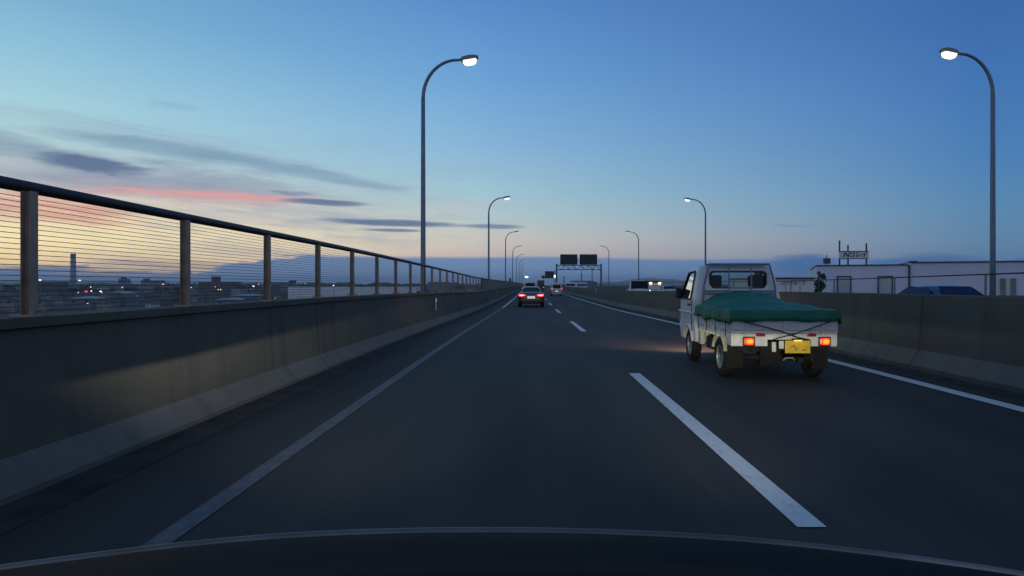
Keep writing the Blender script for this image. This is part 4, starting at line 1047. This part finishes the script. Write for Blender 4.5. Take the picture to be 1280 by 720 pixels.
# lights of the town
def city_lamp(px, py, d, glow, label, r=.7, cat='street lamp'):
    x = fx_(px, d); z = fz_(py, d) - GZ
    t = thing('town_lamp', label, cat, (x, d, GZ), 0, 'lights of the town')
    bm = BM(); tube(bm, [(.0, .3, 0), (0, .3, max(2, z - .2))], .12, 6); obj('pole', bm, M['lamp_body'], t)
    bm = BM(); bmesh.ops.create_icosphere(bm, subdivisions=2, radius=r * d / 600, matrix=Matrix.Translation((0, 0, z)) @ Matrix.Diagonal((1.25, 1, .7, 1))); obj('lamp_globe', bm, glow, t, smooth=True)
city_lamp(50, 350.3, 480, M['glow_white'], 'white lamp above the brown block at far left', .9)
city_lamp(79, 353.6, 700, M['glow_orange'], 'small orange lamp left of the chimney foot', .55)
city_lamp(82.3, 353.6, 690, M['glow_white'], 'small white lamp beside the orange one at the chimney foot', .55)
city_lamp(99.5, 350.6, 640, M['glow_white'], 'white lamp just right of the chimney', .8)
city_lamp(107.7, 364.2, 420, M['glow_red'], 'red signal light low in the town, right of the chimney', .85, 'signal light')
city_lamp(114.2, 363.7, 430, M['glow_white'], 'small white lamp right beside the red light', .5)
city_lamp(125.8, 364.2, 430, M['glow_white'], 'brighter white lamp second right of the red light', .75)
city_lamp(113.5, 358.7, 520, M['glow_white'], 'faint lamp above the red light', .4)
city_lamp(97.8, 365.5, 440, M['glow_white'], 'faint lamp left of the red light', .35)
city_lamp(109.7, 379.4, 300, M['glow_white'], 'lowest white lamp close above the wall top', .5)
city_lamp(152.8, 359.2, 600, M['glow_white'], 'tiny lamp in front of the slim dark block', .4)
city_lamp(317, 357.8, 560, M['glow_white'], 'white lamp at the left end of the lit roofline', .6)
city_lamp(336.6, 366.7, 420, M['glow_white'], 'white lamp low in front of the pale hall corner', .45)
city_lamp(416.8, 356.9, 420, M['glow_cool'], 'cool white lamp standing over the pale hall roof', .5)
city_lamp(517, 357.5, 600, M['glow_white'], 'faint white lamp behind the fence near the left lamp pole', .35)

rl = random.Random(5)
for _ in range(16):
    city_lamp(rl.uniform(5, 350), rl.uniform(355, 376), rl.uniform(380, 700), M['glow_orange'] if rl.random() < .4 else M['glow_white'], 'faint tiny lamp among the dark town houses beyond the wire fence', rl.uniform(.18, .32))
# trees in the town
tk = ['tall loose dark tree in the town skyline beyond the wire fence']
t0 = tree('dark round tree among the town houses beyond the wire fence', (0, 0, GZ), 10.5, 5.2, 21, 'trees of the town beyond the fence', 420, .9)
spots = [(205, 700), (212, 720), (222, 690), (231, 700), (196, 720), (120, 600), (106, 560), (90, 560), (311, 640), (300, 620), (12, 600), (140, 800), (160, 640), (165, 660), (450, 800), (470, 780), (490, 820), (510, 800), (575, 900)]
for i, (px, d) in enumerate(spots):
    c = t0 if i == 0 else copy_tree(t0); c.location = (fx_(px, d), d, GZ); s = rnd.uniform(.8, 1.3); c.scale = (s * 1.2, s * 1.2, s); c.rotation_euler = (0, 0, rnd.uniform(0, 6))
# woods along the horizon that read as one mass
def mass(name, pxs, d, h0, h1, n, leaf, seed):
    rnd2 = random.Random(seed); bm = BM()
    for _ in range(n):
        px = rnd2.uniform(*pxs); x = fx_(px, d) + rnd2.uniform(-8, 8); y = d + rnd2.uniform(-60, 60)
        top = h0 + (h1 - h0) * (0.5 + .5 * math.sin(px * .11 + seed) * math.sin(px * .037))
        z = top * math.sqrt(rnd2.random()); p = Vector((x, y, z))
        u = Vector((rnd2.uniform(-1, 1), rnd2.uniform(-.3, .3), rnd2.uniform(-1, 1))).normalized(); w = u.cross(Vector((0, 1, 0))).normalized(); s = leaf * rnd2.uniform(.6, 1.5)
        bm.faces.new([bm.verts.new(p + u * s), bm.verts.new(p + w * s), bm.verts.new(p - u * s), bm.verts.new(p - w * s)])
    o = obj(name, bm, M['leaf'], None); o.location = (0, 0, GZ)
    return o
tag(mass('far_woods', (-60, 640), 1350, 8, 15, 5000, 3.4, 2), 'dark belt of far trees and roofs along left horizon', 'woods', kind='stuff')
tag(mass('far_woods', (640, 1040), 1350, 6, 11, 3500, 3.4, 5), 'dark belt of far trees along the horizon right of the road', 'woods', kind='stuff')

# hills on the horizon
def ridge(pxa, pxb, d, prof, seed):
    bm = BM(); n = 80; prev = None
    for i in range(n + 1):
        px = pxa + (pxb - pxa) * i / n; t_ = i / n
        py = prof(px) + .5 * math.sin(px * .09 + seed) + .3 * math.sin(px * .23)
        x = fx_(px, d); z = fz_(min(py, 356), d)
        r = [bm.verts.new(q) for q in ((x, d - 900, GZ - 5), (x, d - 350, GZ + (z - GZ) * .55), (x, d, z), (x * 1.1, d + 700, GZ + (z - GZ) * .4), (x * 1.2, d + 1400, GZ - 5))]
        if prev:
            for k in range(4): bm.faces.new((prev[k], prev[k + 1], r[k + 1], r[k]))
        prev = r
    return struct(obj('hill', bm, M['hill'], None, smooth=True))
def bump(c, w, h): return lambda px: 357 - h * math.exp(-((px - c) / w) ** 2)
ridge(700, 960, 5000, lambda px: 356.5 - 8 * math.exp(-((px - 825) / 42) ** 4) - 4.5 * math.exp(-((px - 765) / 30) ** 2), 1)
ridge(-60, 330, 5200, lambda px: 354 - 2.5 * math.sin(px * .021) - 2 * math.sin(px * .05 + 1), 4)

# thin evening haze
bm = BM(); box(bm, -6600, 6600, -1600, 6900, -18, 66)
hz = obj('haze', bm, None); hz.data.materials.clear(); hz['kind'] = 'stuff'; hz['label'] = 'thin blue evening haze over the town'; hz['category'] = 'haze'
hm = bpy.data.materials.new('haze'); hm.use_nodes = True; hn = hm.node_tree; hn.nodes.clear()
ho = hn.nodes.new('ShaderNodeOutputMaterial'); hv = hn.nodes.new('ShaderNodeVolumePrincipled')
hv.inputs['Color'].default_value = (.80, .88, 1, 1); hv.inputs['Density'].default_value = 2.2e-4; hv.inputs['Anisotropy'].default_value = .2
hn.links.new(hv.outputs[0], ho.inputs['Volume']); hz.data.materials.append(hm)

# ------------------------------------------------------------------ dusk sky
w = bpy.data.worlds.new('World'); bpy.context.scene.world = w; w.use_nodes = True
nt = w.node_tree; nt.nodes.clear(); k = NB(nt)
out = nt.nodes.new('ShaderNodeOutputWorld'); bg = nt.nodes.new('ShaderNodeBackground'); nt.links.new(bg.outputs[0], out.inputs['Surface'])
dirv = nt.nodes.new('ShaderNodeTexCoord').outputs['Generated']
X, Y, Z = k.xyz(dirv)
DEG = 180 / PI
az = k.m('MULTIPLY', k.m('ARCTAN2', X, Y), DEG)
el = k.m('MULTIPLY', k.m('ARCSINE', Z), DEG)
def pd(px, py):
    x, z = (px - VX) / F, (HY - py) / F
    return math.degrees(math.atan2(x, 1)), math.degrees(math.atan2(z, math.hypot(x, 1)))
def ramp(stops):
    n = nt.nodes.new('ShaderNodeValToRGB'); cr = n.color_ramp; cr.interpolation = 'LINEAR'
    f = k.m('DIVIDE', k.m('ADD', el, 4), 64, clamp=True); nt.links.new(f, n.inputs['Fac'])
    stops = sorted(stops)
    while len(cr.elements) < len(stops): cr.elements.new(0.5)
    for e, (deg, c) in zip(cr.elements, stops): e.position = (deg + 4) / 64; e.color = (*lin(c), 1)
    return n.outputs['Color']
def col(px, rows): return [(pd(px, y)[1], c) for y, c in rows]
left = ramp(col(70, [(0, (124, 178, 212)), (70, (146, 198, 220)), (130, (168, 212, 224)), (180, (178, 208, 214)), (225, (200, 203, 200)), (262, (250, 226, 188)), (300, (272, 250, 192)), (330, (274, 238, 178)), (352, (200, 170, 155))]) + [(32, (80, 126, 180)), (60, (74, 103, 140))])
cent = ramp(col(560, [(0, (88, 140, 202)), (100, (110, 164, 216)), (180, (136, 184, 220)), (240, (164, 202, 216)), (275, (188, 208, 208)), (300, (214, 208, 198)), (318, (214, 198, 190)), (352, (170, 165, 180))]) + [(33, (70, 116, 176)), (60, (74, 103, 140))])
right = ramp(col(1227, [(0, (58, 104, 170)), (100, (66, 117, 181)), (200, (76, 130, 184)), (260, (90, 139, 181)), (300, (98, 138, 172)), (325, (98, 130, 165)), (352, (90, 115, 155))]) + [(32, (56, 94, 154)), (60, (72, 101, 138))])
back = ramp([(0, (146, 156, 180)), (6, (180, 182, 204)), (14, (166, 178, 206)), (30, (106, 128, 162)), (60, (76, 104, 140))])
f1 = k.ss(az, -36, -7); f1 = k.m('DIVIDE', k.m('ADD', az, 38), 34, clamp=True)
f2 = k.m('DIVIDE', k.m('ADD', az, 5), 40, clamp=True)
c = k.mix(f1, left, cent); c = k.mix(f2, c, right)
absaz = k.m('ABSOLUTE', k.m('SUBTRACT', k.m('ADD', az, 0), -10))
c = k.mix(k.ss(absaz, 55, 140), c, back)
# soft noise in the sky, stretched along the horizon
v1 = k.comb(k.m('MULTIPLY', az, .06), k.m('MULTIPLY', el, .42), 0)
nz = k.noise(v1, 1.6, 5, .6)
v2 = k.comb(k.m('MULTIPLY', az, .16), k.m('MULTIPLY', el, 1.1), 3.3)
nz2 = k.noise(v2, 1.5, 5, .62)
v3 = k.comb(k.m('MULTIPLY', k.m('ADD', az, k.m('MULTIPLY', el, 2.0)), .045), k.m('MULTIPLY', k.m('ADD', el, k.m('MULTIPLY', az, .12)), 2.6), 7.1)
fib = k.noise(v3, 1.5, 5, .65)
fibre = k.m('ADD', k.m('MULTIPLY', k.ss(fib, .34, .66), .75), .25)
lowleft = k.m('MULTIPLY', k.ss(az, 8, -24), k.m('MULTIPLY', k.ss(el, 14, 7), k.ss(el, 1, 4)))
c = k.mix(k.m('MULTIPLY', k.m('MULTIPLY', k.ss(nz, .46, .66), lowleft), .55), c, lin((142, 160, 182)))
def streak(c, p0, p1, th, colr, op, soft=.9, nk=1.0, fb=True):
    (a0, e0), (a1, e1) = pd(*p0), pd(*p1)
    ca, ce = (a0 + a1) / 2, (e0 + e1) / 2; da, de = a1 - a0, e1 - e0; L = math.hypot(da, de) / 2; ux, uy = da / (2 * L), de / (2 * L)
    T = th * DEG / F * math.cos(math.radians(ca)) 
    xa = k.m('SUBTRACT', az, ca); xe = k.m('SUBTRACT', el, ce)
    s = k.m('ADD', k.m('MULTIPLY', xa, ux / L), k.m('MULTIPLY', xe, uy / L))
    t_ = k.m('ADD', k.m('MULTIPLY', xa, -uy / T), k.m('MULTIPLY', xe, ux / T))
    t_ = k.m('ADD', t_, k.m('MULTIPLY', k.m('SUBTRACT', nz2, .5), 2.2 * nk))
    q = k.m('SUBTRACT', 1.0, k.m('ADD', k.m('MULTIPLY', s, s), k.m('MULTIPLY', t_, t_)))
    q = k.m('ADD', q, k.m('MULTIPLY', k.m('SUBTRACT', nz, .5), 1.3 * nk))
    msk = k.m('MULTIPLY', k.ss(q, -.55, soft + .25), op)
    if fb: msk = k.m('MULTIPLY', msk, fibre)
    return k.mix(msk, c, lin(colr))
c = streak(c, (-60, 205), (400, 245), 20, (138, 150, 176), .72, nk=.9, fb=False)
c = streak(c, (-80, 160), (110, 205), 17, (126, 150, 176), .5, fb=False)
c = streak(c, (60, 165), (330, 200), 10, (116, 148, 176), .62, nk=.8, fb=False)
c = streak(c, (240, 188), (500, 236), 8, (118, 150, 178), .62, nk=.6, fb=False)
c = streak(c, (-40, 132), (360, 196), 16, (132, 160, 184), .45, nk=1.2)
c = streak(c, (-30, 182), (260, 214), 9, (120, 140, 170), .5, nk=1.2)
c = streak(c, (200, 214), (520, 262), 9, (150, 166, 188), .5, nk=1.2)
c = streak(c, (35, 196), (190, 214), 9, (82, 104, 142), .85, .6, 1.1, False)
c = streak(c, (40, 233), (430, 252), 13, (222, 168, 168), .6, .9)
c = streak(c, (70, 236), (330, 243), 3.6, (242, 160, 152), .7, .9)
c = streak(c, (190, 243), (400, 249), 4.2, (242, 160, 152), .7, .9)
c = streak(c, (-60, 246), (180, 272), 18, (222, 140, 134), .85)
c = streak(c, (150, 262), (520, 272), 12, (172, 172, 192), .6)
c = streak(c, (335, 239), (392, 243), 3.2, (98, 118, 152), .8, .6)
c = streak(c, (352, 250), (462, 256), 4, (92, 114, 152), .9, .6, .6, False)
c = streak(c, (410, 275), (580, 282), 4.2, (88, 112, 152), .9, .6, .6, False)
c = streak(c, (455, 287), (530, 289), 2.2, (100, 122, 156), .85, .6, .6, False)
c = streak(c, (575, 282), (655, 284), 3, (104, 128, 162), .8, .6, .6, False)
c = streak(c, (175, 127), (250, 136), 6, (136, 172, 196), .5)
c = streak(c, (500, 258), (630, 258), 6, (196, 184, 196), .45)
c = streak(c, (965, 281), (1020, 283), 1.6, (92, 124, 158), .8, .6)
c = streak(c, (90, 327), (320, 334), 7, (112, 128, 166), .9)
c = streak(c, (-40, 338), (140, 338), 7, (96, 112, 150), .9)
# cloud bank lying on the horizon
top = k.m('ADD', k.m('MULTIPLY', k.ss(az, -29, -20), 1.35), 1.05)
top = k.m('ADD', top, k.m('MULTIPLY', k.m('SUBTRACT', nz, .5), .55)); top = k.m('ADD', top, k.m('MULTIPLY', k.ss(az, 0, 22), -.35)); top = k.m('ADD', top, k.m('MULTIPLY', k.m('MULTIPLY', k.m('SUBTRACT', nz2, .5), 2.6), k.ss(az, -15, -23)))
bank = k.ss(k.m('SUBTRACT', el, top), .16, -.20)
bc = k.mix(k.ss(az, -34, -6), lin((112, 136, 176)), lin((116, 148, 190))); bc = k.mix(k.ss(az, -2, 30), bc, lin((94, 134, 180)))
bc = k.mix(k.m('MULTIPLY', k.ss(el, 1.1, 0), .55), bc, lin((82, 122, 172)))
bc = k.mix(k.m('MULTIPLY', k.ss(nz2, .45, .7), .25), bc, lin((110, 130, 170)))
c = k.mix(k.m('MULTIPLY', bank, k.m('SUBTRACT', 1, k.m('MULTIPLY', k.ss(az, 18, 40), .55))), c, bc)
c = streak(c, (165, 327), (285, 331), 3.2, (238, 196, 160), .75, .7, .8, False)
c = streak(c, (60, 341), (250, 343), 2.5, (206, 176, 162), .5, .7, .8, False)
for p0, p1, th in (((960, 333), (1046, 330), 14), ((1080, 331), (1240, 327), 12), ((1250, 333), (1400, 329), 13)):
    c = streak(c, p0, p1, th, (58, 102, 158), .75, .7, .7, False)
# Sky Texture adds the physical scatter of a sun just under the horizon
sky = nt.nodes.new('ShaderNodeTexSky'); sky.sky_type = 'NISHITA'; sky.sun_disc = False
sky.sun_elevation = math.radians(-2.0); sky.sun_rotation = math.radians(-38)
skc = k.mix(1.0, (0, 0, 0), sky.outputs['Color'])
ad = nt.nodes.new('ShaderNodeMix'); ad.data_type = 'RGBA'; ad.blend_type = 'ADD'; ad.inputs[0].default_value = .012
nt.links.new(c, ad.inputs[6]); nt.links.new(skc, ad.inputs[7])
nt.links.new(ad.outputs[2], bg.inputs['Color']); bg.inputs['Strength'].default_value = 1.0

sl = bpy.data.lights.new('sun', 'SUN'); sl.energy = .06; sl.angle = math.radians(8); sl.color = (1, .72, .5)
so_ = bpy.data.objects.new('sun', sl); C.objects.link(so_)
sd = Vector((math.sin(math.radians(-38)), math.cos(math.radians(-38)), math.tan(math.radians(2))))
so_.rotation_euler = (-sd).to_track_quat('-Z', 'Y').to_euler()

# ------------------------------------------------------------------ camera and view
cd = bpy.data.cameras.new('camera'); cam = bpy.data.objects.new('camera', cd); C.objects.link(cam)
cd.sensor_width = 36; cd.lens = 36 * F / 1280; cd.shift_x = -(VX - 640) / 1280; cd.shift_y = -(360 - HY) / 1280
cd.clip_start = .05; cd.clip_end = 60000
cam.location = (0, 0, CAMZ); cam.rotation_euler = (PI / 2, 0, 0)
sc = bpy.context.scene; sc.camera = cam
sc.render.engine = 'CYCLES'; sc.cycles.use_denoising = True; sc.cycles.max_bounces = 5; sc.cycles.diffuse_bounces = 3; sc.cycles.glossy_bounces = 3; sc.cycles.volume_bounces = 0; sc.cycles.transparent_max_bounces = 8; sc.cycles.caustics_reflective = False; sc.cycles.caustics_refractive = False
sc.view_settings.view_transform = 'Standard'; sc.view_settings.look = 'None'; sc.view_settings.exposure = 0; sc.view_settings.gamma = 1
